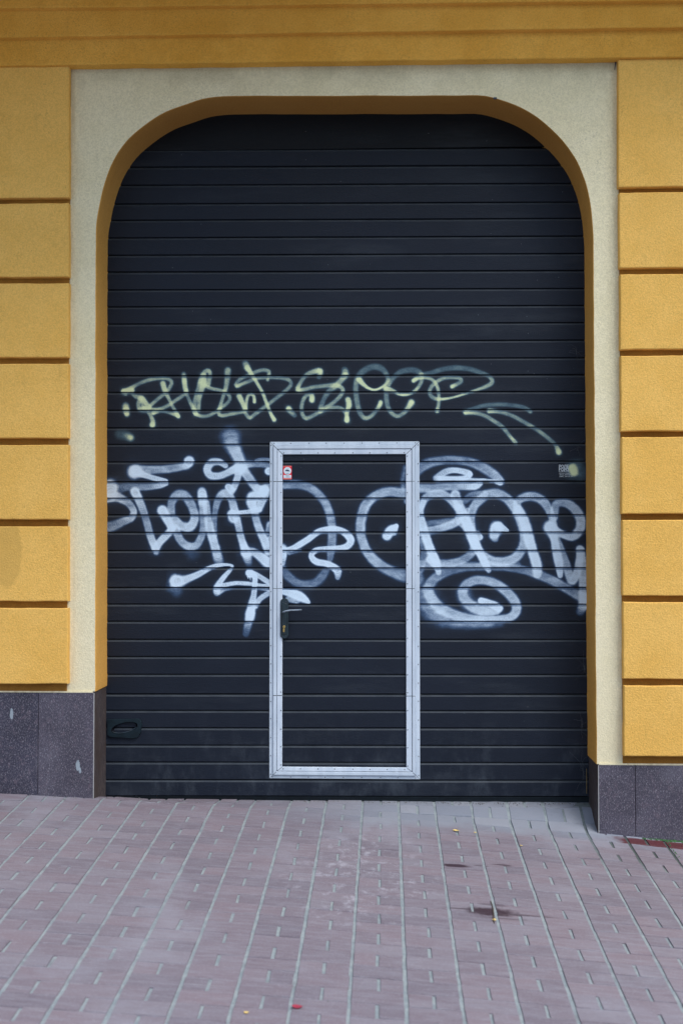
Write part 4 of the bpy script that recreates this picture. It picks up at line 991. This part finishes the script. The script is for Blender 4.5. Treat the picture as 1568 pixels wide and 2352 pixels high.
web(1336, 1670, 8, .035, 'thin cobweb strands on the right edge of the lower door panels')
web(1338, 1770, 10, .03, 'small cobweb just above the right plinth corner')
web(1326, 1030, 5, .012, 'speck of cobweb above the printed notice')

# ------------------------------------------------------------------ light
w = bpy.data.worlds.new('World'); scene.world = w; w.use_nodes = True; nt = w.node_tree; nt.nodes.clear()
out = nt.nodes.new('ShaderNodeOutputWorld'); bg = nt.nodes.new('ShaderNodeBackground'); sky = nt.nodes.new('ShaderNodeTexSky')
sky.sky_type = 'NISHITA'; sky.sun_disc = False
SE, SA = R(55), R(-28)      # sun elevation; azimuth to the right of the view axis, in front of the wall
sundir = Vector((math.sin(R(48)) * math.cos(SE), -math.cos(R(48)) * math.cos(SE), math.sin(SE)))
sky.sun_elevation = SE; sky.sun_rotation = math.atan2(sundir.x, sundir.y); sky.air_density = 1.0; sky.dust_density = 1.0; sky.ozone_density = 1.5
bg.inputs[1].default_value = .15
hs = nt.nodes.new('ShaderNodeHueSaturation'); hs.inputs['Saturation'].default_value = .55
nt.links.new(sky.outputs[0], hs.inputs['Color']); tcw = nt.nodes.new('ShaderNodeTexCoord'); sx = nt.nodes.new('ShaderNodeSeparateXYZ'); nt.links.new(tcw.outputs['Generated'], sx.inputs[0])
mr = nt.nodes.new('ShaderNodeMapRange'); nt.links.new(sx.outputs[2], mr.inputs[0]); mr.inputs[1].default_value = 0; mr.inputs[2].default_value = 1
mr.inputs[3].default_value = .30; mr.inputs[4].default_value = 3.2      # overcast: the zenith is brighter than the horizon
vm = nt.nodes.new('ShaderNodeVectorMath'); vm.operation = 'SCALE'; nt.links.new(hs.outputs[0], vm.inputs[0]); nt.links.new(mr.outputs[0], vm.inputs['Scale'])
tn = nt.nodes.new('ShaderNodeVectorMath'); tn.operation = 'MULTIPLY'; tn.inputs[1].default_value = (.95, 1.01, 1.0); nt.links.new(vm.outputs[0], tn.inputs[0]); nt.links.new(tn.outputs[0], bg.inputs[0]); nt.links.new(bg.outputs[0], out.inputs[0])
sd = bpy.data.lights.new('sun', 'SUN'); so = bpy.data.objects.new('sun', sd); COL.objects.link(so)
sd.energy = 2.5; sd.angle = R(35); sd.color = (1, .96, .90)
so.rotation_euler = sundir.to_track_quat('Z', 'Y').to_euler(); so.location = (4, -6, 8)

for o in bpy.data.objects:
    if '_w' in o: del o['_w']
scene.render.engine = 'CYCLES'
scene.view_settings.view_transform = 'Standard'; scene.view_settings.look = 'None'; scene.view_settings.exposure = 0; scene.view_settings.gamma = 1
scene.render.resolution_x = 682; scene.render.resolution_y = 1024
